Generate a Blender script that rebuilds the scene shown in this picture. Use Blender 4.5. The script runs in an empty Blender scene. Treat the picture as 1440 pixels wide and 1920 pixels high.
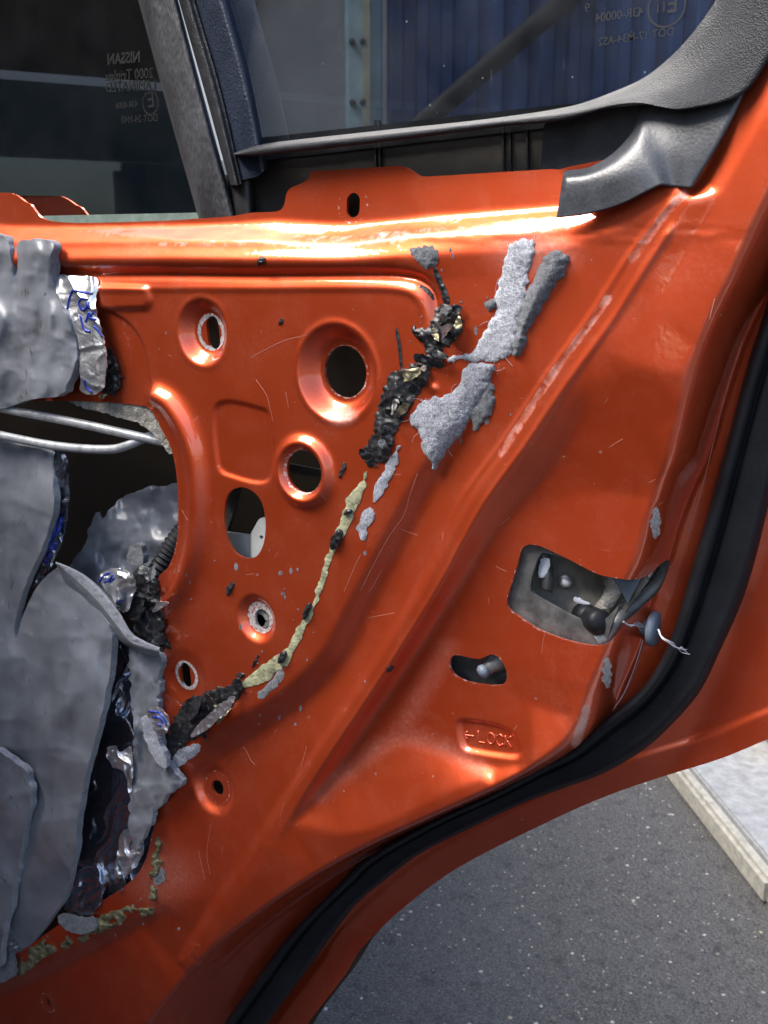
import bpy, math, random
import numpy as np
from mathutils import Vector, Matrix
from mathutils.geometry import delaunay_2d_cdt

scene = bpy.context.scene
random.seed(4)
rng = np.random.RandomState(7)

# ------------------------------------------------------------------ camera, light, exposure
FPX = 2000.0
yaw, pit = math.radians(34), math.radians(13)
DV = np.array([-math.sin(yaw)*math.cos(pit), math.cos(yaw)*math.cos(pit), -math.sin(pit)])
RV = np.array([math.cos(yaw), math.sin(yaw), 0.0])
UV = np.cross(RV, DV)
CAM = np.array([0, 0, .93]) - .62*DV
cd = bpy.data.cameras.new('camera')
cam = bpy.data.objects.new('camera', cd)
scene.collection.objects.link(cam)
cd.sensor_fit = 'VERTICAL'; cd.sensor_height = 36; cd.sensor_width = 27
cd.lens = FPX/1920*36
cd.clip_start = .02; cd.clip_end = 500
mw = Matrix.Identity(4)
for i in range(3):
    mw[i][0] = RV[i]; mw[i][1] = UV[i]; mw[i][2] = -DV[i]; mw[i][3] = CAM[i]
cam.matrix_world = mw
cd.dof.use_dof = True
cd.dof.focus_distance = .64
cd.dof.aperture_fstop = 24.0
scene.camera = cam

SUN_EL, SUN_AZ = math.radians(49), math.radians(224)     # azimuth clockwise from +y
world = bpy.data.worlds.new('World'); scene.world = world; world.use_nodes = True
wn = world.node_tree.nodes; wl = world.node_tree.links
sky = wn.new('ShaderNodeTexSky'); sky.sky_type = 'NISHITA'; sky.sun_disc = False
sky.sun_elevation = SUN_EL; sky.sun_rotation = SUN_AZ
sky.air_density = 1.0; sky.dust_density = 3.0; sky.ozone_density = .6
wn['Background'].inputs[1].default_value = .06
wl.new(sky.outputs[0], wn['Background'].inputs[0])
sl = bpy.data.lights.new('sun', 'SUN'); sl.energy = 1.5; sl.angle = math.radians(36); sl.color = (1, .965, .92)
so = bpy.data.objects.new('sun', sl); scene.collection.objects.link(so)
sdir = Vector((math.sin(SUN_AZ)*math.cos(SUN_EL), math.cos(SUN_AZ)*math.cos(SUN_EL), math.sin(SUN_EL)))
so.rotation_euler = sdir.to_track_quat('Z', 'Y').to_euler()
so.location = sdir*6
vs = scene.view_settings
vs.view_transform = 'Standard'; vs.look = 'None'; vs.gamma = 1; vs.use_curve_mapping = False
vs.exposure = 2.65
scene.cycles.max_bounces = 8
scene.cycles.transparent_max_bounces = 12
scene.cycles.caustics_reflective = False; scene.cycles.caustics_refractive = False

# ------------------------------------------------------------------ geometry helpers
# the door's flat face is the plane y = 0; h is the height in mm above it, towards the camera (-y).
def W(x, y, h=0.0):
    x = np.asarray(x, float); y = np.asarray(y, float); h = np.asarray(h, float)
    v = DV + RV*((x-720)/FPX)[..., None] + UV*((960-y)/FPX)[..., None]
    t = (-h/1000-CAM[1])/v[..., 1]
    return CAM + v*t[..., None]
def Gd(x, y, z=0.0):
    v = DV + RV*((x-720)/FPX) + UV*((960-y)/FPX)
    return CAM + v*((z-CAM[2])/v[2])
def at_dist(x, y, dist):
    v = DV + RV*((x-720)/FPX) + UV*((960-y)/FPX)
    return CAM + v*dist
def proj(P):
    q = P-CAM
    z = q@DV
    return 720+FPX*(q@RV)/z, 960-FPX*(q@UV)/z

def vnoise(x, y, seed=0):
    xi = np.floor(x).astype(np.int64); yi = np.floor(y).astype(np.int64)
    fx = x-xi; fy = y-yi
    fx = fx*fx*fx*(fx*(fx*6-15)+10); fy = fy*fy*fy*(fy*(fy*6-15)+10)
    def hsh(a, b):
        n = (a*374761393 + b*668265263 + seed*1442695041) & 0xffffffff
        n = ((n ^ (n >> 13))*1274126177) & 0xffffffff
        n = (n ^ (n >> 16)) & 0xffffffff
        return n/4294967295.0*2-1
    a = hsh(xi, yi); b = hsh(xi+1, yi); c = hsh(xi, yi+1); d = hsh(xi+1, yi+1)
    return (a*(1-fx)+b*fx)*(1-fy)+(c*(1-fx)+d*fx)*fy
def fbm(x, y, seed=0, octv=3, ridged=False):
    s = 0; a = 1.0; tot = 0
    for o in range(octv):
        n = vnoise(x*2**o+o*17.3, y*2**o-o*9.1, seed+o)
        if ridged: n = 1-2*np.abs(n)**.7
        s = s+a*n; tot += a; a *= .5
    return s/tot
def smooth(a, b, x):
    t = np.clip((x-a)/(b-a), 0, 1)
    return t*t*(3-2*t)

def spline(pts, step=None, n=None, closed=False):
    p = np.array(pts, float)
    k = len(p)
    if k == 2:
        q = np.linspace(0, 1, 33)[:, None]*(p[1]-p[0])+p[0]
    else:
        if closed: e = np.vstack([p[-1], p, p[0], p[1]])
        else: e = np.vstack([2*p[0]-p[1], p, 2*p[-1]-p[-2]])
        out = []
        for i in range(1, len(e)-2):
            a, b, c, d = e[i-1], e[i], e[i+1], e[i+2]
            t = np.linspace(0, 1, 14)[:-1, None]
            # centripetal-ish: limit tangents
            lb = np.linalg.norm(c-b)
            m1 = (c-a)*.5; m2 = (d-b)*.5
            l1 = np.linalg.norm(m1)+1e-9; l2 = np.linalg.norm(m2)+1e-9
            m1 = m1*min(1, lb*1.0/l1); m2 = m2*min(1, lb*1.0/l2)
            h00 = 2*t**3-3*t**2+1; h10 = t**3-2*t**2+t; h01 = -2*t**3+3*t**2; h11 = t**3-t**2
            out.append(h00*b+h10*m1+h01*c+h11*m2)
        if not closed: out.append(e[-2][None])
        q = np.vstack(out)
    if closed: q = np.vstack([q, q[:1]])
    L = np.concatenate([[0], np.cumsum(np.linalg.norm(np.diff(q, axis=0), axis=1))])
    if n is None and step is None:
        return q[:-1] if closed else q
    if n is None: n = max(2, int(L[-1]/step)+1)
    if closed:
        tt = np.linspace(0, L[-1], n+1)[:-1]
    else:
        tt = np.linspace(0, L[-1], n)
    return np.stack([np.interp(tt, L, q[:, j]) for j in range(q.shape[1])], 1)

def sd_lines(X, Y, pts, closed=False, limit=1e9):
    """unsigned distance to a polyline, and (closed) inside mask"""
    p = np.asarray(pts, float)[:, :2]
    q = np.roll(p, -1, 0) if closed else p[1:]
    p0 = p if closed else p[:-1]
    D = np.full(X.shape, 1e9); inside = np.zeros(X.shape, bool)
    lo = p.min(0)-limit; hi = p.max(0)+limit
    m = (X > lo[0]) & (X < hi[0]) & (Y > lo[1]) & (Y < hi[1])
    if not m.any(): return D, inside
    x = X[m]; y = Y[m]; d = np.full(x.shape, 1e18); ins = np.zeros(x.shape, bool)
    for (ax, ay), (bx, by) in zip(p0, q):
        dx, dy = bx-ax, by-ay
        l = dx*dx+dy*dy+1e-12
        t = np.clip(((x-ax)*dx+(y-ay)*dy)/l, 0, 1)
        e = (x-ax-t*dx)**2+(y-ay-t*dy)**2
        np.minimum(d, e, out=d)
        if closed:
            c = ((ay > y) != (by > y))
            if dy != 0: ins ^= c & (x < dx*(y-ay)/dy+ax)
    D[m] = np.sqrt(d); inside[m] = ins
    return D, inside
def sd_poly(X, Y, pts, limit=1e9):
    """signed distance: positive inside"""
    d, i = sd_lines(X, Y, pts, True, limit)
    return np.where(i, d, -d)

def clip_grid(ny, nx, f):
    """keep f>0 on a ny x nx vertex grid. returns quads, polys, new verts (i0,i1,t), contour edges"""
    F = f.reshape(ny, nx) > 0
    idx = np.arange(ny*nx).reshape(ny, nx)
    a, b, c, d = idx[:-1, :-1], idx[:-1, 1:], idx[1:, 1:], idx[1:, :-1]
    k = F[:-1, :-1].astype(int)+F[:-1, 1:]+F[1:, 1:]+F[1:, :-1]
    full = k == 4
    quads = np.stack([a[full], b[full], c[full], d[full]], 1)
    mix = (k > 0) & (k < 4)
    cells = np.stack([a[mix], b[mix], c[mix], d[mix]], 1)
    new = {}; nl = []; polys = []; edges = []
    base = ny*nx; ff = f.ravel()
    for cell in cells.tolist():
        poly = []; cross = []
        for i in range(4):
            p, q = cell[i], cell[(i+1) % 4]
            fp, fq = ff[p], ff[q]
            if fp > 0: poly.append(p)
            if (fp > 0) != (fq > 0):
                key = (p, q) if p < q else (q, p)
                if key not in new:
                    t = ff[key[0]]/(ff[key[0]]-ff[key[1]])
                    new[key] = base+len(nl); nl.append((key[0], key[1], min(.97, max(.03, t))))
                poly.append(new[key]); cross.append((new[key], fp > 0))
        if len(poly) >= 3: polys.append(poly)
        if len(cross) == 2:
            e = (cross[0][0], cross[1][0]) if cross[0][1] else (cross[1][0], cross[0][0])
            edges.append(e)
    nl = np.array(nl) if nl else np.zeros((0, 3))
    return quads, polys, nl, edges
def ext(A, nl):
    A = A.reshape(-1, *A.shape[2:]) if A.ndim > 1 else A
    if len(nl) == 0: return A
    i0 = nl[:, 0].astype(int); i1 = nl[:, 1].astype(int); t = nl[:, 2]
    if A.ndim > 1: t = t[:, None]
    return np.concatenate([A, A[i0]*(1-t)+A[i1]*t])

def build_mesh(name, V, faces, mats, mi=None, attrs=None, smooth_all=True):
    used = np.unique(np.concatenate([np.asarray(f).ravel() for f in faces])) if not isinstance(faces, list) else None
    if isinstance(faces, list):
        flat = np.fromiter((i for f in faces for i in f), dtype=np.int64)
        cnt = np.fromiter((len(f) for f in faces), dtype=np.int64)
    else:
        flat = faces.ravel(); cnt = np.full(len(faces), faces.shape[1])
    used, inv = np.unique(flat, return_inverse=True)
    V = np.asarray(V)[used]
    me = bpy.data.meshes.new(name)
    me.vertices.add(len(V)); me.vertices.foreach_set('co', V.astype(np.float32).ravel())
    me.loops.add(len(inv)); me.loops.foreach_set('vertex_index', inv.astype(np.int32))
    me.polygons.add(len(cnt))
    st = np.concatenate([[0], np.cumsum(cnt)[:-1]]).astype(np.int32)
    me.polygons.foreach_set('loop_start', st)
    try: me.polygons.foreach_set('loop_total', cnt.astype(np.int32))
    except Exception: pass
    me.polygons.foreach_set('use_smooth', np.full(len(cnt), bool(smooth_all)))
    for m in (mats if isinstance(mats, (list, tuple)) else [mats]): me.materials.append(m)
    if mi is not None: me.polygons.foreach_set('material_index', np.asarray(mi, np.int32))
    if attrs:
        for k, A in attrs.items():
            at = me.attributes.new(k, 'FLOAT', 'POINT')
            at.data.foreach_set('value', np.asarray(A)[used].astype(np.float32))
    me.update(calc_edges=True); me.validate()
    return me

def link(name, me, parent=None):
    o = bpy.data.objects.new(name, me)
    scene.collection.objects.link(o)
    if len(me.vertices):
        co = np.empty(len(me.vertices)*3, np.float32); me.vertices.foreach_get('co', co)
        co = co.reshape(-1, 3); c = (co.min(0)+co.max(0))/2
        co -= c
        me.vertices.foreach_set('co', co.ravel()); me.update()
        pl = Vector((0, 0, 0))
        q = parent
        while q is not None:
            pl += q.location; q = q.parent
        o.location = Vector(c.tolist())-pl
    if parent is not None: o.parent = parent
    return o
def thing(name, label, cat, loc, group=None):
    o = bpy.data.objects.new(name, None); scene.collection.objects.link(o)
    o.empty_display_size = .02
    o.location = Vector([float(v) for v in loc])
    return tag(o, label, cat, group)
def tag(o, label, cat, group=None, kind=None):
    o['label'] = label; o['category'] = cat
    if group: o['group'] = group
    if kind: o['kind'] = kind
    return o

def tube_mesh(path, rad, nseg=10, cap=True):
    P = np.asarray(path, float); n = len(P)
    R = np.full(n, rad) if np.isscalar(rad) else np.asarray(rad, float)
    T = np.gradient(P, axis=0); T /= np.linalg.norm(T, axis=1)[:, None]+1e-12
    ref = np.array([0, 0, 1.]) if abs(T[0][2]) < .9 else np.array([1., 0, 0])
    A = np.cross(T[0], ref); A /= np.linalg.norm(A)
    V = []
    for i in range(n):
        A = A-T[i]*(A@T[i]); A /= np.linalg.norm(A)+1e-12
        B = np.cross(T[i], A)
        th = np.linspace(0, 2*np.pi, nseg, endpoint=False)
        V.append(P[i]+R[i]*(np.cos(th)[:, None]*A+np.sin(th)[:, None]*B))
    V = np.vstack(V); F = []
    for i in range(n-1):
        for j in range(nseg):
            F.append([i*nseg+j, i*nseg+(j+1) % nseg, (i+1)*nseg+(j+1) % nseg, (i+1)*nseg+j])
    if cap:
        F.append(list(range(nseg))[::-1]); F.append([(n-1)*nseg+j for j in range(nseg)])
    return V, F
def tube(name, path, rad, mat, parent=None, nseg=10):
    V, F = tube_mesh(path, rad, nseg)
    return link(name, build_mesh(name, V, F, mat), parent)
def tubes(name, paths, rad, mat, parent=None, nseg=6):
    VV = []; FF = []; o = 0
    for p in paths:
        V, F = tube_mesh(p, rad, nseg); VV.append(V); FF += [[i+o for i in f] for f in F]; o += len(V)
    return link(name, build_mesh(name, np.vstack(VV), FF, mat), parent)

def loft(name, lines, mat, parent=None, n=60, m=5, thick=0.0, straight=False, n_amp=0, n_sc=20, seed=0):
    """lines: successive polylines [(x, y, h), ...] across the surface"""
    L = np.stack([spline(l, n=n) for l in lines])            # k,n,3
    k = len(L)
    if k > 2 and not straight:
        L = np.stack([spline(L[:, i], n=(k-1)*m+1) for i in range(n)], 1)
    elif m > 1:
        tt = np.linspace(0, k-1, (k-1)*m+1); i0 = np.minimum(tt.astype(int), k-2); f = (tt-i0)[:, None, None]
        L = L[i0]*(1-f)+L[i0+1]*f
    k = len(L)
    H = L[..., 2]
    if n_amp: H = H+n_amp*fbm(L[..., 0]/n_sc, L[..., 1]/n_sc, seed)
    V = W(L[..., 0], L[..., 1], H).reshape(-1, 3)
    I = np.arange(k*n).reshape(k, n)
    F = np.stack([I[:-1, :-1].ravel(), I[:-1, 1:].ravel(), I[1:, 1:].ravel(), I[1:, :-1].ravel()], 1)
    F = orient(V, F)
    me = build_mesh(name, V, F, mat)
    o = link(name, me, parent)
    if thick:
        md = o.modifiers.new('thickness', 'SOLIDIFY'); md.thickness = thick/1000; md.offset = -1
    return o
def orient(V, F):
    a, b, c = V[F[:, 0]], V[F[:, 1]], V[F[:, 2]]
    nrm = np.cross(b-a, c-a).sum(0)
    return F[:, ::-1] if nrm[1] > 0 else F

# ------------------------------------------------------------------ materials
def newmat(name):
    m = bpy.data.materials.new(name); m.use_nodes = True
    nt = m.node_tree
    return m, nt, nt.nodes, nt.links, nt.nodes['Principled BSDF']
def noise_node(nt, scale, detail=4, rough=.6, vec=None, dist=0):
    n = nt.nodes.new('ShaderNodeTexNoise'); n.inputs['Scale'].default_value = scale
    n.inputs['Detail'].default_value = detail; n.inputs['Roughness'].default_value = rough
    n.inputs['Distortion'].default_value = dist
    if vec is not None: nt.links.new(vec, n.inputs['Vector'])
    return n
def ramp(nt, src, stops):
    r = nt.nodes.new('ShaderNodeValToRGB')
    el = r.color_ramp.elements
    while len(el) < len(stops): el.new(.5)
    for e, (p, c) in zip(el, stops):
        e.position = p; e.color = (*c, 1) if len(c) == 3 else c
    nt.links.new(src, r.inputs[0]); return r
def mathn(nt, op, a, b=None, clamp=False):
    n = nt.nodes.new('ShaderNodeMath'); n.operation = op; n.use_clamp = clamp
    for i, v in enumerate((a, b)):
        if v is None: continue
        if isinstance(v, (int, float)): n.inputs[i].default_value = v
        else: nt.links.new(v, n.inputs[i])
    return n.outputs[0]
def mixc(nt, fac, a, b):
    n = nt.nodes.new('ShaderNodeMix'); n.data_type = 'RGBA'
    for s, v in ((n.inputs[0], fac), (n.inputs[6], a), (n.inputs[7], b)):
        if isinstance(v, (int, float)): s.default_value = v
        elif isinstance(v, tuple): s.default_value = (*v, 1)
        else: nt.links.new(v, s)
    return n.outputs[2]
def mixf(nt, fac, a, b):
    n = nt.nodes.new('ShaderNodeMix'); n.data_type = 'FLOAT'
    for s, v in ((n.inputs[0], fac), (n.inputs[2], a), (n.inputs[3], b)):
        if isinstance(v, (int, float)): s.default_value = v
        else: nt.links.new(v, s)
    return n.outputs[0]
def bump(nt, hsrc, strength, dist, normal=None):
    b = nt.nodes.new('ShaderNodeBump'); b.inputs['Strength'].default_value = strength
    b.inputs['Distance'].default_value = dist
    nt.links.new(hsrc, b.inputs['Height'])
    if normal is not None: nt.links.new(normal, b.inputs['Normal'])
    return b.outputs[0]
def objco(nt):
    return nt.nodes.new('ShaderNodeTexCoord').outputs['Object']
def geo_pos(nt):
    return nt.nodes.new('ShaderNodeNewGeometry').outputs['Position']
def scaled(nt, vec, s, rot=(0, 0, 0)):
    m = nt.nodes.new('ShaderNodeMapping'); m.inputs['Scale'].default_value = s
    m.inputs['Rotation'].default_value = rot
    nt.links.new(vec, m.inputs['Vector']); return m.outputs[0]

def simple(name, col, rough=.5, metal=0, var=.25, vscale=120, bump_s=0, bump_sc=600, coat=0, spec=.5, sheen=0, bdist=.001):
    m, nt, N, L, P = newmat(name)
    v = objco(nt)
    n = noise_node(nt, vscale, 5, .65, v)
    dark = tuple(c*(1-var) for c in col); lite = tuple(min(1, c*(1+var)) for c in col)
    r = ramp(nt, n.outputs[0], [(.3, dark), (.7, lite)])
    L.new(r.outputs[0], P.inputs['Base Color'])
    P.inputs['Roughness'].default_value = rough; P.inputs['Metallic'].default_value = metal
    P.inputs['Coat Weight'].default_value = coat
    P.inputs['Specular IOR Level'].default_value = spec
    if sheen: P.inputs['Sheen Weight'].default_value = sheen
    rr = mathn(nt, 'MULTIPLY_ADD', n.outputs[0], .3); 
    nt.nodes[-1].inputs[2].default_value = rough-.15
    L.new(rr, P.inputs['Roughness'])
    if bump_s:
        b = noise_node(nt, bump_sc, 4, .6, v)
        L.new(bump(nt, b.outputs[0], bump_s, bdist), P.inputs['Normal'])
    return m

def make_paint(name, attrs=True):
    m, nt, N, L, P = newmat(name)
    v = geo_pos(nt)
    tone = noise_node(nt, 9, 3, .5, v)
    base = ramp(nt, tone.outputs[0], [(.3, (.58, .073, .019)), (.7, (.64, .088, .024))]).outputs[0]
    # dust film and grime in blotches
    d1 = noise_node(nt, 34, 6, .7, v, .6)
    dm = ramp(nt, d1.outputs[0], [(.44, (0, 0, 0)), (.74, (1, 1, 1))]).outputs[0]
    fine = noise_node(nt, 420, 4, .7, v)
    fm = ramp(nt, fine.outputs[0], [(.45, (0, 0, 0)), (.62, (1, 1, 1))]).outputs[0]
    # streaky fine scratches, two directions
    s1 = noise_node(nt, 60, 3, .6, scaled(nt, v, (1, 1, 26), (0, .45, 0)))
    s2 = noise_node(nt, 70, 3, .6, scaled(nt, v, (30, 1, 1), (0, -.35, 0)))
    sm = mathn(nt, 'MAXIMUM', ramp(nt, s1.outputs[0], [(.68, (0, 0, 0)), (.72, (1, 1, 1))]).outputs[0],
               ramp(nt, s2.outputs[0], [(.69, (0, 0, 0)), (.73, (1, 1, 1))]).outputs[0])
    sm = mathn(nt, 'MULTIPLY', sm, ramp(nt, noise_node(nt, 16, 2, .5, v).outputs[0], [(.5, (0, 0, 0)), (.7, (1, 1, 1))]).outputs[0])
    film = mathn(nt, 'MULTIPLY', dm, mathn(nt, 'MULTIPLY_ADD', fm, .10))
    nt.nodes[-1].inputs[2].default_value = .0
    film = mathn(nt, 'ADD', mathn(nt, 'MULTIPLY', dm, .035), mathn(nt, 'MULTIPLY', mathn(nt, 'MULTIPLY', dm, fm), .08))
    film = mathn(nt, 'ADD', film, mathn(nt, 'MULTIPLY', sm, .22))
    # small pale specks
    vo = N.new('ShaderNodeTexVoronoi'); vo.inputs['Scale'].default_value = 130; L.new(v, vo.inputs['Vector'])
    sz = noise_node(nt, 130*.37, 1, .5, v)
    spk = mathn(nt, 'LESS_THAN', vo.outputs['Distance'], mathn(nt, 'MULTIPLY', mathn(nt, 'SUBTRACT', sz.outputs[0], .60, True), .8))
    col = base
    if attrs:
        aw = N.new('ShaderNodeAttribute'); aw.attribute_name = 'wear'
        ad = N.new('ShaderNodeAttribute'); ad.attribute_name = 'dust'
        am = N.new('ShaderNodeAttribute'); am.attribute_name = 'bare'
        asx = N.new('ShaderNodeAttribute'); asx.attribute_name = 'smear'
        film = mathn(nt, 'ADD', film, mathn(nt, 'MULTIPLY', ad.outputs['Fac'], mathn(nt, 'MULTIPLY_ADD', fm, .35)), True)
        nt.nodes[-2].inputs[2].default_value = .22 if False else 0
    col = mixc(nt, film, col, (.50, .42, .38))
    col = mixc(nt, mathn(nt, 'MULTIPLY', spk, .6), col, (.55, .42, .36))
    rough = mixf(nt, film, .42, .7)
    metal = mixf(nt, film, .80, 0.0)
    coat = mixf(nt, film, 1.0, .1)
    if attrs:
        wn1 = noise_node(nt, 120, 7, .74, v, .8)
        wmask = mathn(nt, 'SUBTRACT', mathn(nt, 'ADD', aw.outputs['Fac'], wn1.outputs[0]), .86, False)
        wmask = mathn(nt, 'MULTIPLY', wmask, 5, True)
        wcol = ramp(nt, noise_node(nt, 90, 4, .6, v).outputs[0], [(.3, (.42, .17, .13)), (.55, (.55, .30, .25)), (.75, (.5, .48, .48))]).outputs[0]
        wmask = mathn(nt, 'MULTIPLY', wmask, .8)
        col = mixc(nt, wmask, col, wcol)
        rough = mixf(nt, wmask, rough, .5); metal = mixf(nt, wmask, metal, .1); coat = mixf(nt, wmask, coat, .25)
        sn = noise_node(nt, 170, 5, .65, v, .6)
        smm = mathn(nt, 'MULTIPLY', mathn(nt, 'SUBTRACT', mathn(nt, 'ADD', asx.outputs['Fac'], sn.outputs[0]), 1.06), 12, True)
        scol = ramp(nt, noise_node(nt, 300, 3, .6, v).outputs[0], [(.35, (.10, .075, .07)), (.65, (.22, .18, .18))]).outputs[0]
        smm = mathn(nt, 'MULTIPLY', smm, .85)
        col = mixc(nt, smm, col, scol); rough = mixf(nt, smm, rough, .6); metal = mixf(nt, smm, metal, 0.0); coat = mixf(nt, smm, coat, .05)
        bn = noise_node(nt, 500, 5, .7, v)
        bm = mathn(nt, 'MULTIPLY', mathn(nt, 'SUBTRACT', mathn(nt, 'ADD', am.outputs['Fac'], bn.outputs[0]), 1.0), 8, True)
        bcol = ramp(nt, bn.outputs[0], [(.35, (.30, .22, .20)), (.6, (.62, .60, .60))]).outputs[0]
        col = mixc(nt, bm, col, bcol)
        rough = mixf(nt, bm, rough, .45); metal = mixf(nt, bm, metal, .35); coat = mixf(nt, bm, coat, 0.0)
    L.new(col, P.inputs['Base Color']); L.new(rough, P.inputs['Roughness']); L.new(metal, P.inputs['Metallic'])
    L.new(coat, P.inputs['Coat Weight']); P.inputs['Coat Roughness'].default_value = .025; P.inputs['Coat IOR'].default_value = 1.6
    flake = noise_node(nt, 2600, 2, .5, v)
    peel = noise_node(nt, 300, 2, .5, v)
    L.new(bump(nt, flake.outputs[0], .12, .0006, bump(nt, peel.outputs[0], .05, .001)), P.inputs['Normal'])
    L.new(bump(nt, peel.outputs[0], .085, .001), P.inputs['Coat Normal'])
    return m

def make_mat_foam(name, a=(.12, .125, .14), b=(.20, .21, .235)):
    m, nt, N, L, P = newmat(name)
    v = geo_pos(nt)
    n1 = noise_node(nt, 11, 5, .62, v, .7)
    n2 = noise_node(nt, 34, 4, .6, scaled(nt, v, (1, 1, .7), (0, .25, 0)), .8)
    mixn = mathn(nt, 'ADD', mathn(nt, 'MULTIPLY', n1.outputs[0], .62), mathn(nt, 'MULTIPLY', n2.outputs[0], .38))
    c = ramp(nt, mixn, [(.30, tuple(x*.8 for x in a)), (.5, tuple((x+y)/2 for x, y in zip(a, b))), (.72, b)]).outputs[0]
    # pale rubbed nap, thin dark nicks
    n3 = noise_node(nt, 85, 7, .72, v, 1.0)
    c = mixc(nt, mathn(nt, 'MULTIPLY', ramp(nt, n3.outputs[0], [(.62, (0, 0, 0)), (.68, (1, 1, 1))]).outputs[0], .4), c, (.40, .42, .47))
    n4 = noise_node(nt, 48, 4, .6, scaled(nt, v, (2.6, 1, 1), (0, .3, 0)), 1.5)
    c = mixc(nt, mathn(nt, 'MULTIPLY', ramp(nt, n4.outputs[0], [(.30, (1, 1, 1)), (.335, (0, 0, 0))]).outputs[0], .8), c, (.03, .03, .034))
    L.new(c, P.inputs['Base Color'])
    L.new(mathn(nt, 'MULTIPLY_ADD', n2.outputs[0], .3), P.inputs['Roughness']); nt.nodes[-1].inputs[2].default_value = .20
    P.inputs['Specular IOR Level'].default_value = .9
    b1 = noise_node(nt, 420, 5, .75, scaled(nt, v, (1, 1, .3), (0, .5, 0)), .6)
    c2 = mixc(nt, mathn(nt, 'MULTIPLY', ramp(nt, b1.outputs[0], [(.36, (1, 1, 1)), (.48, (0, 0, 0))]).outputs[0], .12), c, (.05, .05, .056))
    L.new(c2, P.inputs['Base Color'])
    L.new(bump(nt, b1.outputs[0], .14, .001, bump(nt, n3.outputs[0], .22, .0012)), P.inputs['Normal'])
    return m
def make_felt(name, a, b, sc=620):
    m, nt, N, L, P = newmat(name)
    v = geo_pos(nt)
    n1 = noise_node(nt, sc, 5, .85, v, 1.2)
    n2 = noise_node(nt, 70, 5, .65, v, .6)
    n3 = noise_node(nt, 1500, 2, .6, v)
    mm = mathn(nt, 'ADD', mathn(nt, 'MULTIPLY', n1.outputs[0], .7), mathn(nt, 'MULTIPLY', n3.outputs[0], .3))
    c = ramp(nt, mm, [(.36, tuple(x*.3 for x in a)), (.47, a), (.58, b), (.70, tuple(min(.9, x*1.3) for x in b))]).outputs[0]
    c = mixc(nt, ramp(nt, n2.outputs[0], [(.40, (.8, .8, .8)), (.58, (0, 0, 0))]).outputs[0], c, mixc(nt, .45, c, tuple(x*.35 for x in a)))
    L.new(c, P.inputs['Base Color']); P.inputs['Roughness'].default_value = .9
    P.inputs['Sheen Weight'].default_value = .3
    L.new(bump(nt, mm, .9, .002), P.inputs['Normal'])
    return m
def make_foil(name, col=(.72, .74, .78), rough=.16, dirt=.35):
    m, nt, N, L, P = newmat(name)
    v = geo_pos(nt)
    n1 = noise_node(nt, 70, 5, .7, v, .8)
    c = mixc(nt, mathn(nt, 'MULTIPLY', ramp(nt, n1.outputs[0], [(.45, (0, 0, 0)), (.68, (1, 1, 1))]).outputs[0], dirt), col, (.10, .09, .07))
    L.new(c, P.inputs['Base Color']); P.inputs['Metallic'].default_value = .95
    L.new(mathn(nt, 'MULTIPLY_ADD', n1.outputs[0], .35), P.inputs['Roughness']); nt.nodes[-1].inputs[2].default_value = rough-.1
    b1 = noise_node(nt, 120, 3, .5, v, 1.5)
    L.new(bump(nt, b1.outputs[0], .3, .003), P.inputs['Normal'])
    return m
def make_tar(name):
    m, nt, N, L, P = newmat(name)
    v = geo_pos(nt)
    n1 = noise_node(nt, 260, 5, .7, v)
    c = ramp(nt, n1.outputs[0], [(.4, (.008, .008, .009)), (.60, (.028, .029, .032)), (.72, (.13, .14, .16))]).outputs[0]
    L.new(c, P.inputs['Base Color'])
    L.new(mathn(nt, 'MULTIPLY_ADD', n1.outputs[0], .5), P.inputs['Roughness']); nt.nodes[-1].inputs[2].default_value = .12
    L.new(bump(nt, noise_node(nt, 300, 4, .7, v).outputs[0], .4, .0015), P.inputs['Normal'])
    return m
def make_grain(name, a, b, sc=520, rough=.45, s=.6, stretch=(1, 1, 1), dist=.0015, spec=.5):
    m, nt, N, L, P = newmat(name)
    P.inputs['Specular IOR Level'].default_value = spec
    v = scaled(nt, geo_pos(nt), stretch)
    vo = N.new('ShaderNodeTexVoronoi'); vo.feature = 'SMOOTH_F1'; vo.inputs['Scale'].default_value = sc
    L.new(v, vo.inputs['Vector'])
    n1 = noise_node(nt, 45, 5, .65, v)
    n2 = noise_node(nt, sc*1.3, 3, .6, v)
    c = ramp(nt, mathn(nt, 'ADD', mathn(nt, 'MULTIPLY', n1.outputs[0], .6), mathn(nt, 'MULTIPLY', n2.outputs[0], .4)), [(.35, a), (.65, b)]).outputs[0]
    L.new(c, P.inputs['Base Color'])
    L.new(mathn(nt, 'MULTIPLY_ADD', n1.outputs[0], .25), P.inputs['Roughness']); nt.nodes[-1].inputs[2].default_value = rough-.12
    L.new(bump(nt, mathn(nt, 'ADD', vo.outputs['Distance'], mathn(nt, 'MULTIPLY', n2.outputs[0], .6)), s, dist), P.inputs['Normal'])
    return m
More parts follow.
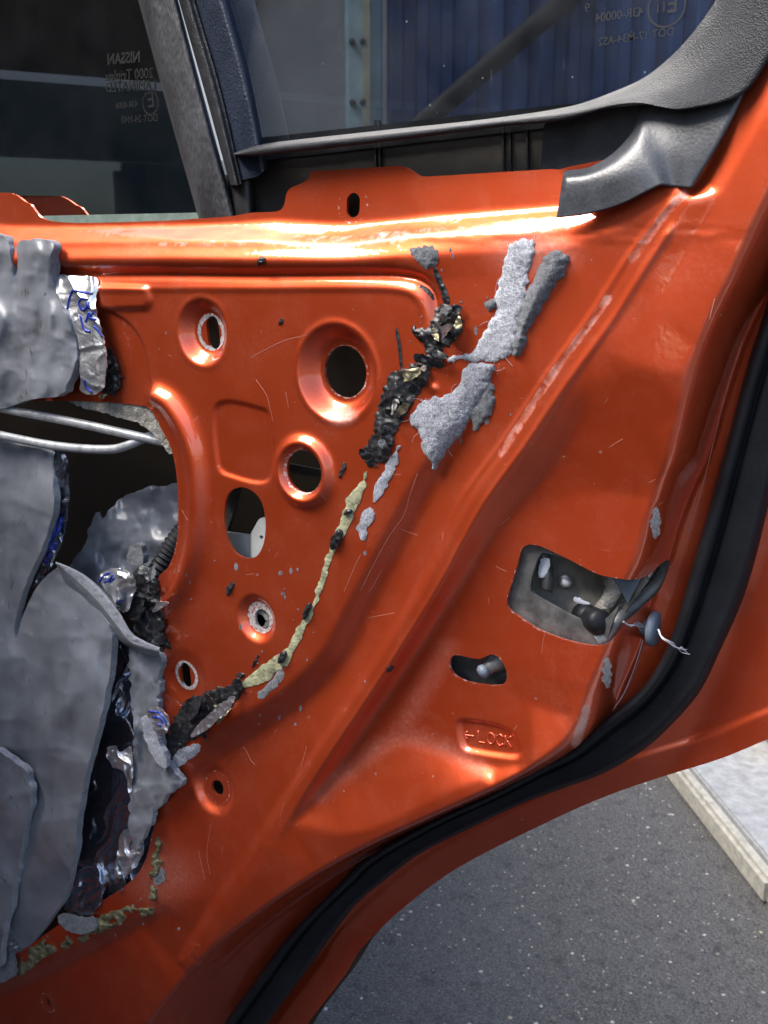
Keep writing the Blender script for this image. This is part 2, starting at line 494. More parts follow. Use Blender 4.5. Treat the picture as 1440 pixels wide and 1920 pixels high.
def make_glass(name, tint, specks=0.0):
    m, nt, N, L, P = newmat(name)
    N.remove(P)
    out = [n for n in N if n.type == 'OUTPUT_MATERIAL'][0]
    tr = N.new('ShaderNodeBsdfTransparent'); tr.inputs[0].default_value = (*tint, 1)
    gl = N.new('ShaderNodeBsdfGlossy'); gl.inputs['Roughness'].default_value = .0
    fr = N.new('ShaderNodeFresnel'); fr.inputs[0].default_value = 1.5
    mx = N.new('ShaderNodeMixShader')
    L.new(fr.outputs[0], mx.inputs[0]); L.new(tr.outputs[0], mx.inputs[1]); L.new(gl.outputs[0], mx.inputs[2])
    last = mx.outputs[0]
    v = geo_pos(nt)
    df = N.new('ShaderNodeBsdfDiffuse'); df.inputs[0].default_value = (.5, .52, .55, 1)
    film = ramp(nt, noise_node(nt, 25, 5, .6, v).outputs[0], [(.35, (.002+.006*bool(specks),)*3), (.75, (.014+.03*bool(specks),)*3)]).outputs[0]
    if specks:
        vo = N.new('ShaderNodeTexVoronoi'); vo.inputs['Scale'].default_value = 210; L.new(v, vo.inputs['Vector'])
        sz = noise_node(nt, 75, 2, .6, v)
        spk = mathn(nt, 'LESS_THAN', vo.outputs['Distance'], mathn(nt, 'MULTIPLY', mathn(nt, 'SUBTRACT', sz.outputs[0], .56, True), 1.1))
        st = noise_node(nt, 55, 3, .6, scaled(nt, v, (22, 1, 1), (0, .12, 0)))
        stm = mathn(nt, 'MULTIPLY', ramp(nt, st.outputs[0], [(.70, (0, 0, 0)), (.75, (1, 1, 1))]).outputs[0], .10)
        film = mathn(nt, 'ADD', film, mathn(nt, 'ADD', mathn(nt, 'MULTIPLY', spk, specks), stm), True)
    m2 = N.new('ShaderNodeMixShader')
    L.new(film, m2.inputs[0]); L.new(last, m2.inputs[1]); L.new(df.outputs[0], m2.inputs[2])
    L.new(m2.outputs[0], out.inputs[0])
    return m

M = {}
M['paint'] = make_paint('orange_paint')
M['paint_plain'] = make_paint('orange_paint_plain', False)
M['foam'] = make_mat_foam('grey_foam')
M['foam_dark'] = make_mat_foam('dark_foam', (.10, .105, .115), (.19, .20, .22))
M['foam_edge'] = make_felt('torn_foam_edge', (.24, .25, .29), (.40, .42, .48))
M['felt'] = make_felt('grey_felt', (.22, .23, .27), (.56, .57, .64))
M['felt_white'] = make_felt('pale_felt', (.36, .37, .42), (.78, .79, .85))
M['felt_dark'] = make_felt('dark_felt', (.07, .075, .085), (.22, .23, .26))
M['foil'] = make_foil('foil', (.80, .81, .84), .32, .3)
M['foil_dark'] = make_foil('shaded_foil', (.30, .34, .43), .14, .45)  # silver foil, the darkness it reflects put into the colour
M['tar'] = make_tar('black_adhesive')
M['sealant'] = simple('yellow_sealant', (.29, .285, .175), .5, 0, .6, 120, .5, 500, bdist=.002)
M['glue'] = simple('olive_glue', (.15, .135, .07), .6, 0, .8, 130, .8, 350, bdist=.003)
M['rubber'] = make_grain('seal_rubber', (.005, .0055, .007), (.011, .012, .015), 900, .5, .10, spec=.22)
M['rubber_grey'] = make_grain('grey_rubber', (.028, .030, .035), (.07, .074, .085), 700, .36, .06)
M['trim'] = make_grain('grained_trim', (.009, .010, .012), (.024, .0255, .03), 1500, .5, .45, spec=.28)
M['channel'] = make_grain('worn_channel', (.012, .012, .014), (.05, .05, .056), 700, .5, .28, (1, 1, .3))
M['blueblack'] = make_grain('blue_black_strip', (.012, .016, .028), (.022, .03, .05), 800, .38, .25)
M['black'] = simple('black_plastic', (.012, .012, .014), .5, 0, .3, 80, .1)
M['cavity'] = simple('cavity_plastic', (.035, .032, .028), .55, 0, .4, 30, .15)
M['steel'] = simple('grimy_steel', (.12, .12, .118), .5, .5, .45, 90, .35, 300)
M['steel_bright'] = simple('worn_steel', (.45, .43, .40), .38, .85, .35, 130, .3, 300)
M['rod'] = simple('zinc_rod', (.36, .37, .38), .42, .35, .3, 160, .2, 500)
M['bracket'] = simple('bracket_grey', (.42, .43, .42), .5, .15, .15, 50)
M['housing'] = simple('grimy_housing', (.12, .11, .09), .5, .1, .5, 60, .4, 260)
M['brown'] = simple('oily_brown', (.065, .058, .045), .45, .1, .55, 60, .4, 260)
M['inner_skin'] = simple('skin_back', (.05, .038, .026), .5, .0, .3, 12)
M['blue'] = simple('blue_print', (.012, .035, .30), .4, .2, .2, 200)
M['ink'] = simple('black_ink', (.006, .006, .007), .5)
M['glass'] = make_glass('tinted_glass', (.33, .35, .385), .26)
M['glass_green'] = make_glass('tinted_glass_green', (.30, .36, .38), .0)
M['pale'] = simple('scratch_pale', (.50, .26, .20), .6, 0, .2, 300)
M['plug'] = simple('grey_plug', (.13, .16, .20), .5, 0, .2, 100)
M['thread'] = simple('thread', (.5, .5, .55), .7)
M['dirt_tan'] = simple('tan_edge', (.24, .225, .20), .8, 0, .5, 180, .9, 500, bdist=.003)

# ------------------------------------------------------------------ the door panel as a stamped relief
E0 = [(1512, 195, 0), (1482, 280, 0), (1452, 348, 0), (1412, 430, 0), (1372, 520, 0), (1342, 580, 0), (1313, 650, 0), (1281, 760, -1.5), (1257, 860, -5.6),
      (1238, 910, -9), (1213, 982, -10.4), (1191, 1058, -10.6), (1173, 1095, -10.6), (1155, 1150, -10.5), (1138, 1218, -10), (1102, 1302, -8.4),
      (1080, 1358, -6.5), (1054, 1398, -4.5), (1004, 1436, -1.5), (904, 1490, 0), (780, 1546, 0), (654, 1606, 0), (528, 1682, 0), (414, 1768, 0),
      (360, 1820, 0), (322, 1864, 0), (288, 1906, 0), (235, 1980, 0), (160, 2050, 0), (0, 2090, 0), (-200, 2110, 0), (-420, 2120, 0)]
def to_sz(line, dens=.008):
    q = spline(line, step=14)
    P = W(q[:, 0], q[:, 1], q[:, 2])
    return np.stack([P[:, 0], P[:, 2], q[:, 2]], 1)
e0 = to_sz(E0)
tan = np.gradient(e0[:, :2], axis=0); tan /= np.linalg.norm(tan, axis=1)[:, None]
nrm = np.stack([-tan[:, 1], tan[:, 0]], 1)             # points outward (travelling down then left: outward is right/down)
if nrm[5, 0] < 0: nrm = -nrm
ker = np.ones(9)/9
nrm = np.stack([np.convolve(np.pad(nrm[:, i], 4, 'edge'), ker, 'valid') for i in range(2)], 1)
nrm /= np.linalg.norm(nrm, axis=1)[:, None]
e1 = np.column_stack([e0[:, :2]+nrm*.0085, np.full(len(e0), -38.0)])
def offs(d, h): return np.column_stack([e0[:, :2]+nrm*d, np.full(len(e0), h)])
e_out = offs(.05, -58.0)

LINES = []
def ln(*pts, k=1.0): LINES.append(to_sz([(x, y, h*k) for x, y, h in pts]))
# belt: flange, shelf, bead, groove lip
ln((-420, 300, -13), (1060, 220, -13))
ln((-420, 345, -13), (0, 350, -13), (1050, 300, -13))
ln((-420, 418, -11.5), (0, 422, -11.5), (150, 426, -11.5), (436, 421, -11.5), (520, 414, -11.5), (640, 420, -11.5), (740, 414, -11.5), (800, 407, -11), (900, 400, -10.5), (1060, 388, -10), (1120, 380, -8))
ln((-420, 434, -7.5), (0, 436, -7.5), (300, 434, -7.5), (480, 432, -7.5), (640, 438, -7.5), (800, 424, -7), (900, 417, -6.5), (1060, 404, -6), (1130, 393, -4.5))
ln((-420, 455, -1.0), (0, 456, -1.0), (300, 454, -1.0), (480, 456, -1.0), (640, 460, -1.0), (760, 446, -1.5), (860, 440, -2), (1000, 432, -2), (1080, 424, -2), (1160, 394, -1.0), (1230, 350, -1), (1290, 310, -1))
ln((-420, 462, -.6), (0, 463, -.6), (300, 461, -.6), (480, 463, -.6), (640, 466, -.6), (760, 454, -1), (860, 449, -1.3))
ln((-420, 487, 4.6), (0, 487, 4.6), (300, 486, 4.6), (480, 487, 4.4), (640, 488, 4.0), (760, 482, 3.0), (840, 476, 1.4), (920, 474, .6), (1030, 470, .3), (1090, 458, .4), (1150, 436, .6), (1220, 398, .8), (1275, 362, .8))
ln((-420, 500, 3.0), (0, 500, 3.0), (300, 500, 3.0), (480, 501, 3.0), (640, 502, 2.6), (740, 500, 1.6))
ln((-420, 532, 0), (0, 532, 0), (300, 532, 0), (640, 533, 0), (760, 532, 0), (900, 520, 0), (1010, 510, 0))
# plate
ln((-420, 640, 0), (-100, 640, 0), (200, 640, 0), (500, 620, 0), (760, 640, 0))
ln((-420, 900, 0), (-100, 900, 0), (300, 900, 0), (560, 900, 0), (680, 880, 0))
ln((-420, 1200, 0), (-100, 1200, 0), (300, 1180, 0), (500, 1160, 0))
ln((-420, 1560, 0), (-100, 1560, 0), (200, 1500, 0), (330, 1400, 0))
# soft step beside the adhesive line
ln((880, 720, 0), (838, 800, 0), (775, 900, 0), (710, 1020, 0), (645, 1145, 0), (598, 1230, 0), (520, 1300, 0), (440, 1348, 0), (380, 1388, 0), (330, 1425, 0))
ln((905, 745, -.8), (868, 818, -2.6), (812, 915, -4.2), (750, 1030, -4.6), (688, 1152, -4.8), (640, 1245, -5), (560, 1328, -5), (470, 1388, -5), (405, 1430, -4), (345, 1475, -2.5), k=2.1)
ln((1010, 590, 0), (960, 690, 0))
# the ridge: two creases
ln((330, 1800, -2.6), (420, 1655, -2.8), (545, 1465, -3.8), (665, 1280, -4.4), (785, 1085, -4.2), (868, 930, -3), (946, 820, -1.8), (1026, 700, 0), (1106, 590, 0), (1176, 480, 0), (1236, 400, .4), (1268, 366, .4))
ln((345, 1806, .6), (434, 1662, .8), (559, 1472, 1), (680, 1288, 1.2), (800, 1092, 1.2), (884, 937, 1.2), (962, 826, 1.2), (1042, 706, 1.2), (1124, 594, 1), (1194, 484, 1), (1254, 404, 1), (1284, 368, .8))
ln((368, 1815, 1.1), (455, 1674, 1.4), (582, 1482, 1.8), (704, 1300, 2), (824, 1104, 2), (908, 948, 2), (986, 836, 2), (1066, 716, 1.8), (1150, 603, 1.4), (1218, 494, 1.2), (1272, 412, 1), (1300, 372, .8))
# pocket behind the ridge
ln((500, 1590, 1.2), (545, 1555, 0), (600, 1480, -5.5), (660, 1390, -7.2), (745, 1268, -7.5), (838, 1130, -7.5), (920, 1010, -7.5), (985, 930, -7.2), (1040, 870, -6), (1085, 790, -3.2), (1110, 730, -.5), (1135, 668, .9), k=1.45)
ln((1150, 668, 2.0), (1205, 690, 2.3), (1270, 700, 1.0))
ln((1120, 800, -3.4), (1180, 812, -3.2), (1236, 815, -2.6), k=1.45)
ln((1010, 950, -7.6), (1090, 922, -7.4), (1170, 925, -7.2), (1215, 935, -7), k=1.45)
ln((900, 1180, -7.6), (960, 1300, -7.4), (1060, 1340, -6.6), k=1.45)
ln((660, 1440, -7.2), (700, 1408, -7.4), (745, 1388, -7.5), (800, 1396, -7.2), (860, 1416, -6.6), (920, 1436, -5.4), (972, 1436, -4.2), k=1.45)
ln((556, 1548, 1.0), (625, 1562, 1.5), (690, 1556, 1.2), (760, 1526, .8), (840, 1486, .3), (905, 1462, -1.5))
# top pillar
ln((1440, 110, -7), (1395, 185, -7), (1345, 280, -7), (1305, 348, -6))
ln((1475, 140, -1), (1432, 215, -1), (1380, 310, -1), (1335, 385, -.8), (1280, 480, -.5), (1225, 580, 1.2))
# lower left crease
ln((-420, 1905, 0), (-100, 1870, 0), (0, 1838, 0), (80, 1806, 0), (160, 1762, 0), (255, 1715, 0), (300, 1690, 0))
ln((-420, 1935, -5), (-100, 1900, -5), (0, 1866, -5), (82, 1832, -5), (168, 1786, -5), (262, 1736, -4), (310, 1712, -2))
ln((-420, 2030, -5), (0, 2000, -5), (120, 1960, -4.5), (220, 1860, -4))

ST = .001
s_ax = np.arange(-.50, .305, ST); z_ax = np.arange(.295, 1.165, ST)
NX, NY = len(s_ax), len(z_ax)
S, Z = np.meshgrid(s_ax, z_ax)
def cdt_height():
    vc = []; hh = []; edges = []
    seen = {}
    for l in LINES+[e0, e1, e_out]:
        prev = None
        for s, z, h in l:
            k = (round(s*2000), round(z*2000))
            if k not in seen:
                seen[k] = len(vc); vc.append(Vector((s, z))); hh.append(h)
            i = seen[k]
            if prev is not None and prev != i: edges.append((prev, i))
            prev = i
    for s, z, h in [(-.62, .2, -75), (.42, .2, -75), (.42, 1.3, -75), (-.62, 1.3, -13)]:
        vc.append(Vector((s, z))); hh.append(h)
    V, E_, F_, ov, oe, of = delaunay_2d_cdt(vc, edges, [], 0, 1e-6)
    h = np.full(len(V), np.nan)
    for i, o in enumerate(ov):
        if o: h[i] = hh[o[0]]
    V = np.array([(v.x, v.y) for v in V])
    bad = np.where(np.isnan(h))[0]; good = np.where(~np.isnan(h))[0]
    for b in bad:
        d = ((V[good]-V[b])**2).sum(1); j = np.argsort(d)[:3]; w = 1/(d[j]+1e-9); h[b] = (h[good[j]]*w).sum()/w.sum()
    H = np.full((NY, NX), -60.0)
    for f in F_:
        if len(f) != 3: continue
        (x0, y0), (x1, y1), (x2, y2) = V[f[0]], V[f[1]], V[f[2]]
        i0 = max(0, int((min(x0, x1, x2)-s_ax[0])/ST)); i1 = min(NX, int((max(x0, x1, x2)-s_ax[0])/ST)+2)
        j0 = max(0, int((min(y0, y1, y2)-z_ax[0])/ST)); j1 = min(NY, int((max(y0, y1, y2)-z_ax[0])/ST)+2)
        if i0 >= i1 or j0 >= j1: continue
        x = S[j0:j1, i0:i1]; y = Z[j0:j1, i0:i1]
        den = (y1-y2)*(x0-x2)+(x2-x1)*(y0-y2)
        if abs(den) < 1e-14: continue
        a = ((y1-y2)*(x-x2)+(x2-x1)*(y-y2))/den; b = ((y2-y0)*(x-x2)+(x0-x2)*(y-y2))/den; c = 1-a-b
        m = (a >= -1e-6) & (b >= -1e-6) & (c >= -1e-6)
        H[j0:j1, i0:i1][m] = (a*h[f[0]]+b*h[f[1]]+c*h[f[2]])[m]
    return H
def gblur(A, sig):
    r = int(3*sig)+1
    k = np.exp(-.5*(np.arange(-r, r+1)/sig)**2); k /= k.sum()
    B = np.pad(A, ((r, r), (0, 0)), 'edge'); o = np.zeros_like(A)
    for i, w in enumerate(k): o += w*B[i:i+A.shape[0]]
    B = np.pad(o, ((0, 0), (r, r)), 'edge'); o2 = np.zeros_like(A)
    for i, w in enumerate(k): o2 += w*B[:, i:i+A.shape[1]]
    return o2
H0 = cdt_height()
PX0, PY0 = proj(np.stack([S, 0*S, Z], -1))
Ha, Hb, Hc = gblur(H0, 1.5), gblur(H0, 2.5), gblur(H0, 2.6)
# distance to the outer edge decides how tight the rounding is
dE, inE = sd_lines(S, Z, np.vstack([e0[:, :2], [(-.9, .0), (-.9, 1.4), (.15, 1.4), (e0[0, 0], 1.4)]]), True)
sdE = np.where(inE, -dE, dE)                                    # >0 outside the panel edge
dR = sd_lines(PX0, PY0, spline([(345, 1806), (434, 1662), (559, 1472), (680, 1288), (800, 1092), (884, 937), (962, 826), (1042, 706), (1124, 594), (1194, 484), (1254, 404)], step=25), False, 120)[0]
tight = 1-smooth(520, 600, PY0)
H = Hb*(1-tight)+Ha*tight
near = 1-smooth(.008, .024, dE)
near = np.maximum(near, 1-smooth(14, 40, dR))
H = H*(1-near)+Ha*near*(1-tight)+Ha*near*tight

# -- smaller pressings, in picture pixels of the already displaced surface (1 px is about .35 mm)
def surf_px(Hm): return proj(np.stack([S, -Hm/1000, Z], -1))
U, V_ = surf_px(H)
def groove(pts, hw, depth, fade0=0, fade1=0):
    """a rounded groove (depth<0) or bead (depth>0) along a polyline"""
    global H
    q = spline(pts, step=6)
    d = sd_lines(U, V_, q, False, hw*2.5)[0]
    f = np.exp(-(d/hw)**2*1.2)
    if fade0 or fade1:
        m = d < hw*2.5
        a = np.ones_like(H)
        if fade0: a *= smooth(0, fade0, np.hypot(U-q[0][0], V_-q[0][1]))
        if fade1: a *= smooth(0, fade1, np.hypot(U-q[-1][0], V_-q[-1][1]))
        f = f*a
    H = H+depth*np.where(d < 1e8, f, 0)
def plateau(pts, w, depth, limit=80):
    """step of the closed outline, w = width of the wall in px, wall centred on the outline"""
    global H
    s = sd_poly(U, V_, spline(pts, step=6, closed=True), limit)
    H = H+depth*smooth(-w/2, w/2, s)
def bowl(px, py, h, rf, ro, depth, lip=0):
    """round recess: flat floor radius rf, outer radius ro (mm)"""
    global H
    c = W(px, py, h)
    rr = np.hypot(S-c[0], Z-c[2])*1000
    H = H-depth*(1-smooth(rf, ro, rr))
    if lip: H = H+lip*np.exp(-((rr-ro)/2.2)**2)
    return c
# groove under the belt bead, turning down at the corner of the flat plate
groove([(-420, 515), (110, 514), (300, 514), (480, 516), (640, 515), (735, 516), (780, 524), (806, 546), (816, 580), (816, 625), (806, 690)], 12, -4.2, 0, 150)
groove([(-100, 543), (150, 543), (300, 541), (480, 541), (640, 540), (725, 541), (768, 548), (786, 566), (792, 600)], 7, .8, 0, 60)
# little bar under the belt
plateau([(100, 537), (272, 538), (283, 548), (283, 568), (272, 578), (100, 577)], 14, 2.6)
# arc step behind the foil
plateau([(100, 575), (190, 580), (238, 604), (266, 645), (276, 690), (278, 770), (100, 770)], 9, -2.2)
# bead along the access opening
groove([(297, 742), (318, 756), (344, 795), (363, 845), (371, 900), (371, 970), (362, 1040), (338, 1100), (305, 1140), (290, 1180)], 19, 6.2, 0, 60)
# two fine creases that frame the scuffed strip of the ridge
groove([(800, 1076), (868, 934), (946, 824), (1026, 704), (1108, 592), (1178, 482), (1238, 402), (1272, 364)], 6, 1.25, 200, 30)
groove([(560, 1500), (700, 1296), (822, 1104), (904, 952), (984, 838), (1064, 718), (1146, 604), (1216, 494), (1268, 416)], 7, 1.4, 300, 30)
# emboss
plateau([(406, 760), (488, 766), (502, 778), (504, 898), (424, 890), (408, 872)], 11, -1.7)
c_h1 = bowl(647, 697, -9, 17, 29, 9, .7)
c_h2 = bowl(394, 622, -7, 11.5, 22, 7, .3)
c_h3 = W(570, 884, 0); rr3 = np.hypot(S-c_h3[0], Z-c_h3[2])*1000
H = H+4.4*np.exp(-((rr3-18)/3.6)**2)-1.0*(1-smooth(12, 15, rr3))
c_h4 = bowl(487, 1158, -3.6, 9.5, 17.5, 4.4)
c_h5 = bowl(350, 1266, -2, 10, 22, 2.2)
c_h6 = bowl(396, 1483, -3.5, 12, 20.5, 4)
c_h7 = W(90, 1880, -5)
c_h8 = W(663, 384, -13)
cb = W(814, 728, 0); H = H+1.6*np.exp(-((np.hypot(S-cb[0], Z-cb[2])*1000)/2.4)**2)
# lock legend recess
plateau([(860, 1356), (884, 1353), (944, 1366), (966, 1388), (972, 1420), (880, 1408), (866, 1398)], 11, -2.6)
# dents on the rear face under the two peeled ovals
for (ox, oy) in ((1230, 980), (1138, 1262)):
    d = np.hypot((U-ox)/11, (V_-oy)/36); H = H-1.5*(1-smooth(.6, 1.2, d))
# dent pleats on the shelf
H = H+.45*fbm(U/70, V_/22, 5, 3)*np.exp(-((V_-440)/22)**2)
H = H+.35*fbm(U/260, V_/260, 11, 2)*(sdE < 0)
# flange return at hem: folded edge outside the seal
U, V_ = surf_px(H)
OUT = [(1560, 1340), (1440, 1386), (1352, 1422), (1246, 1455), (1165, 1482), (1090, 1512), (1002, 1553), (927, 1590), (852, 1631), (790, 1675), (727, 1728), (671, 1786), (646, 1828),
       (602, 1886), (576, 1920), (520, 2010), (420, 2120), (300, 2200)]
outl = spline(OUT, step=10)
dO = sd_lines(U, V_, outl, False, 300)[0]
H = H+1.6*smooth(58, 44, np.where(dO > 1e8, 999, dO))*(sdE > 0)
U, V_ = surf_px(H)

# ---------------- cuts
keep = np.full(H.shape, 50.0)
def cut_circle(c, r):
    global keep
    keep = np.minimum(keep, (np.hypot(S-c[0], Z-c[2])*1000-r)*2.5)
def cut_poly(pts, closed_spline=True, step=5, jit=0):
    global keep
    q = spline(pts, step=step, closed=True) if closed_spline else np.array(pts, float)
    s = sd_poly(U, V_, q, 60)
    keep = np.minimum(keep, -s)
cut_circle(c_h1, 15.2); cut_circle(c_h3, 13.2)
def slot(px, py, h, w, l, ang):
    global keep
    c = W(px, py, h); a = math.radians(ang)
    x = (S-c[0])*1000; z = (Z-c[2])*1000
    X = x*math.cos(a)+z*math.sin(a); Y = -x*math.sin(a)+z*math.cos(a)
    d = np.hypot(X, np.maximum(np.abs(Y)-(l-w), 0))-w
    keep = np.minimum(keep, d*2.5)
slot(396, 624, -5, 5.2, 10.5, 6)
slot(348, 1266, -2, 4.6, 9.2, 3)
cut_circle(W(396, 1484, -3.4), 5.6)
slot(90, 1880, -5, 2.7, 5, 8)
slot(490, 1162, -3.4, 6.0, 7, 0)
slot(664, 385, -13, 4.6, 6.8, 0)
cut_poly([(420, 975), (424, 935), (436, 918), (458, 914), (480, 926), (493, 948), (498, 985), (494, 1020), (482, 1042), (462, 1047), (440, 1036), (425, 1008)])
LATCH = [(996, 1021), (984, 1024), (977, 1032), (970, 1060), (951, 1122), (953, 1140), (975, 1158), (1013, 1182), (1067, 1202), (1120, 1211), (1146, 1201), (1169, 1170),
         (1200, 1142), (1236, 1107), (1252, 1070), (1256, 1049), (1238, 1058), (1216, 1078), (1187, 1087), (1156, 1084), (1120, 1076), (1067, 1049), (1018, 1026)]
cut_poly(LATCH)
SLOT = [(843, 1248), (846, 1233), (856, 1228), (880, 1233), (900, 1235), (922, 1227), (936, 1234), (949, 1256), (949, 1276), (938, 1285), (905, 1284), (872, 1277), (850, 1264)]
cut_poly(SLOT)
OPEN = [(-330, 745), (-100, 752), (150, 752), (262, 760), (282, 768), (300, 800), (322, 845), (332, 900), (334, 970), (330, 1022), (316, 1062), (296, 1085), (302, 1130), (306, 1200), (302, 1280),
        (308, 1345), (318, 1400), (300, 1470), (286, 1560), (264, 1630), (216, 1674), (120, 1728), (40, 1782), (-60, 1830), (-330, 1870)]
cut_poly(OPEN, True, 8)
# flange top outline: everything above it goes
FL = [(-420, 360), (0, 361), (20, 362), (35, 369), (48, 379), (58, 384), (66, 395), (76, 407), (92, 414), (150, 418), (300, 414), (370, 410), (436, 405), (470, 399), (515, 397),
      (528, 392), (534, 380), (537, 364), (544, 353), (560, 346), (575, 338), (580, 330), (582, 322), (640, 318), (750, 311), (765, 316), (785, 328), (800, 331), (900, 325), (1036, 317), (1048, 318), (1070, 312)]
flp = spline(FL, step=4)
top = np.vstack([flp, [(1180, 290), (1290, 300), (1385, 178), (1437, 100), (1480, 20), (1700, -400), (1700, -900), (-900, -900), (-900, 360)]])
keep = np.minimum(keep, -sd_poly(U, V_, top, 400))
# outside of the wheel-arch hem: everything beyond goes
bot = np.vstack([outl, [(100, 2600), (2400, 2600), (2400, 1000)]])
keep = np.minimum(keep, -sd_poly(U, V_, bot, 400))
keep = np.where(np.abs(keep) < 1e-3, 1e-3, keep)

# ---------------- wear masks (fixed to the metal)
wear = np.zeros_like(H); dust = np.zeros_like(H); bare = np.zeros_like(H); smear = np.zeros_like(H)
def band(pts, w, a, arr, soft=.5):
    d = sd_lines(U, V_, spline(pts, step=10), False, w*2)[0]
    np.maximum(arr, a*(1-smooth(w*soft, w, d)), out=arr)
band([(560, 1462), (680, 1278), (800, 1088), (876, 940), (954, 830), (1034, 706), (1115, 594), (1185, 486), (1245, 404), (1280, 365)], 13, .24, wear)
band([(940, 850), (1034, 706), (1115, 594), (1140, 560)], 12, .46, wear)  # real scuff, made paler to stand in for the ridge highlight
band([(1185, 486), (1245, 404), (1285, 362)], 14, .46, wear)  # scuff again strengthened in place of the white ridge highlight
band([(345, 1800), (434, 1655), (500, 1555)], 12, .26, wear)
band([(300, 458), (480, 458), (640, 464), (760, 450)], 8, .37, wear)
band([(560, 448), (640, 452), (760, 440), (860, 434), (1060, 424)], 16, .40, wear)
band([(1080, 1395), (1100, 1330)], 14, .6, wear)
band([(600, 1490), (660, 1440), (745, 1384), (830, 1402), (900, 1440)], 30, .26, dust, 0)
band([(740, 1385), (790, 1300), (840, 1215)], 34, .22, dust, 0)
dd = np.hypot((U-300)/110, (V_-1640)/90); dust = np.maximum(dust, (1-smooth(.2, 1.0, dd))*.3)
dd = np.hypot((U-640)/40, (V_-780)/26); dust = np.maximum(dust, (1-smooth(.2, 1.0, dd))*.9)
dd = np.hypot((U-1000)/120, (V_-480)/60); dust = np.maximum(dust, (1-smooth(.2, 1.0, dd))*.4)
for (x, y, rx, ry, a) in [(470, 1075, 90, 40, .46), (330, 1060, 40, 40, .44), (540, 1320, 30, 70, .46), (190, 490, 50, 14, .42), (880, 520, 60, 50, .42), (235, 660, 22, 60, .40), (440, 1110, 60, 60, .40), (590, 1260, 40, 30, .42),
                       (700, 1060, 26, 90, .40), (900, 880, 40, 40, .38), (1010, 640, 40, 30, .44), (500, 500, 60, 16, .4), (660, 470, 70, 12, .42), (290, 780, 26, 26, .44), (930, 800, 40, 40, .4), (600, 1060, 130, 160, .33), (160, 1850, 120, 60, .36), (280, 1850, 40, 60, .4)]:
    dd = np.hypot((U-x)/rx, (V_-y)/ry); smear = np.maximum(smear, a*(1-smooth(.3, 1.1, dd)))
def ring(c, r, w, a):
    global bare
    rr = np.hypot(S-c[0], Z-c[2])*1000
    bare = np.maximum(bare, a*(1-smooth(w*.6, w*1.25, np.abs(rr-r))))
for (x, y, h, r, w, a) in [(393, 623, -5.5, 10.2, 2.0, .72), (350, 1266, -2.2, 9.4, 1.8, .74), (487, 1158, -3.6, 9.0, 2.2, .66), (90, 1880, -5, 8.6, .9, .55), (396, 1483, -3.4, 11.5, .9, .5),
                           (647, 697, -8, 15.4, .9, .55), (570, 884, -1, 13.4, .9, .6), (663, 384, -13, 10, .9, .5)]:
    ring(W(x, y, h), r, w, a)
ring(W(490, 1162, -3.6), 6, 3, .7)
for pts, w, a in ((OPEN, 4, .45), (LATCH, 4, .46), (SLOT, 4, .46)):
    d = sd_lines(U, V_, spline(pts, step=6, closed=True), True, 30)[0]
    bare = np.maximum(bare, a*(1-smooth(w*.5, w, d)))
for (ox, oy) in ((1230, 980), (1138, 1262)):
    d = np.hypot((U-ox)/10, (V_-oy)/33); bare = np.maximum(bare, 1.0*(1-smooth(.8, 1.05, d)))

quads, polys, nl, edges = clip_grid(NY, NX, keep)
P3 = np.stack([S, -H/1000, Z], -1)
PV = ext(P3, nl); aw, ad, ab, asm = ext(wear.ravel(), nl), ext(dust.ravel(), nl), ext(bare.ravel(), nl), ext(smear.ravel(), nl)
ao = ext(sdE.ravel(), nl)
def as_faces(qsel, psel, esel, thick):
    # rim turned back from every cut edge
    V = PV; n0 = len(V)
    ids = sorted({i for e in esel for i in e}); mp = {v: n0+k for k, v in enumerate(ids)}; mq = {v: n0+len(ids)+k for k, v in enumerate(ids)}
    ex = V[ids] if ids else np.zeros((0, 3))
    V2 = np.vstack([V, ex, ex+np.array([0, thick/1000, 0])])
    F = qsel.tolist()+psel+[[mp[a], mp[b], mq[b], mq[a]] for a, b in esel]
    A = [np.concatenate([x, x[ids], x[ids]]) if ids else x for x in (aw, ad, ab, asm)]
    return V2, F, dict(wear=A[0], dust=A[1], bare=A[2], smear=A[3])
LIM = .0105
q_in = (ao[quads] < LIM).any(1)
p_in = [bool((ao[p] < LIM).any()) for p in polys]
e_in = [bool((ao[list(e)] < LIM).any()) for e in edges]
door = thing('car_door', 'orange metal car door with its inner trim stripped off, torn insulation hanging on it', 'car door', (0, 0, .295))
V2, F2, A2 = as_faces(quads[q_in], [p for p, k in zip(polys, p_in) if k], [e for e, k in zip(edges, e_in) if k], 2.0)
inner = link('inner_panel', build_mesh('inner_panel', V2, F2, M['paint'], attrs=A2), door)
V2, F2, A2 = as_faces(quads[~q_in], [p for p, k in zip(polys, p_in) if not k], [e for e, k in zip(edges, e_in) if not k], 3.0)
link('hem_flange', build_mesh('hem_flange', V2, F2, M['paint'], attrs=A2), door)

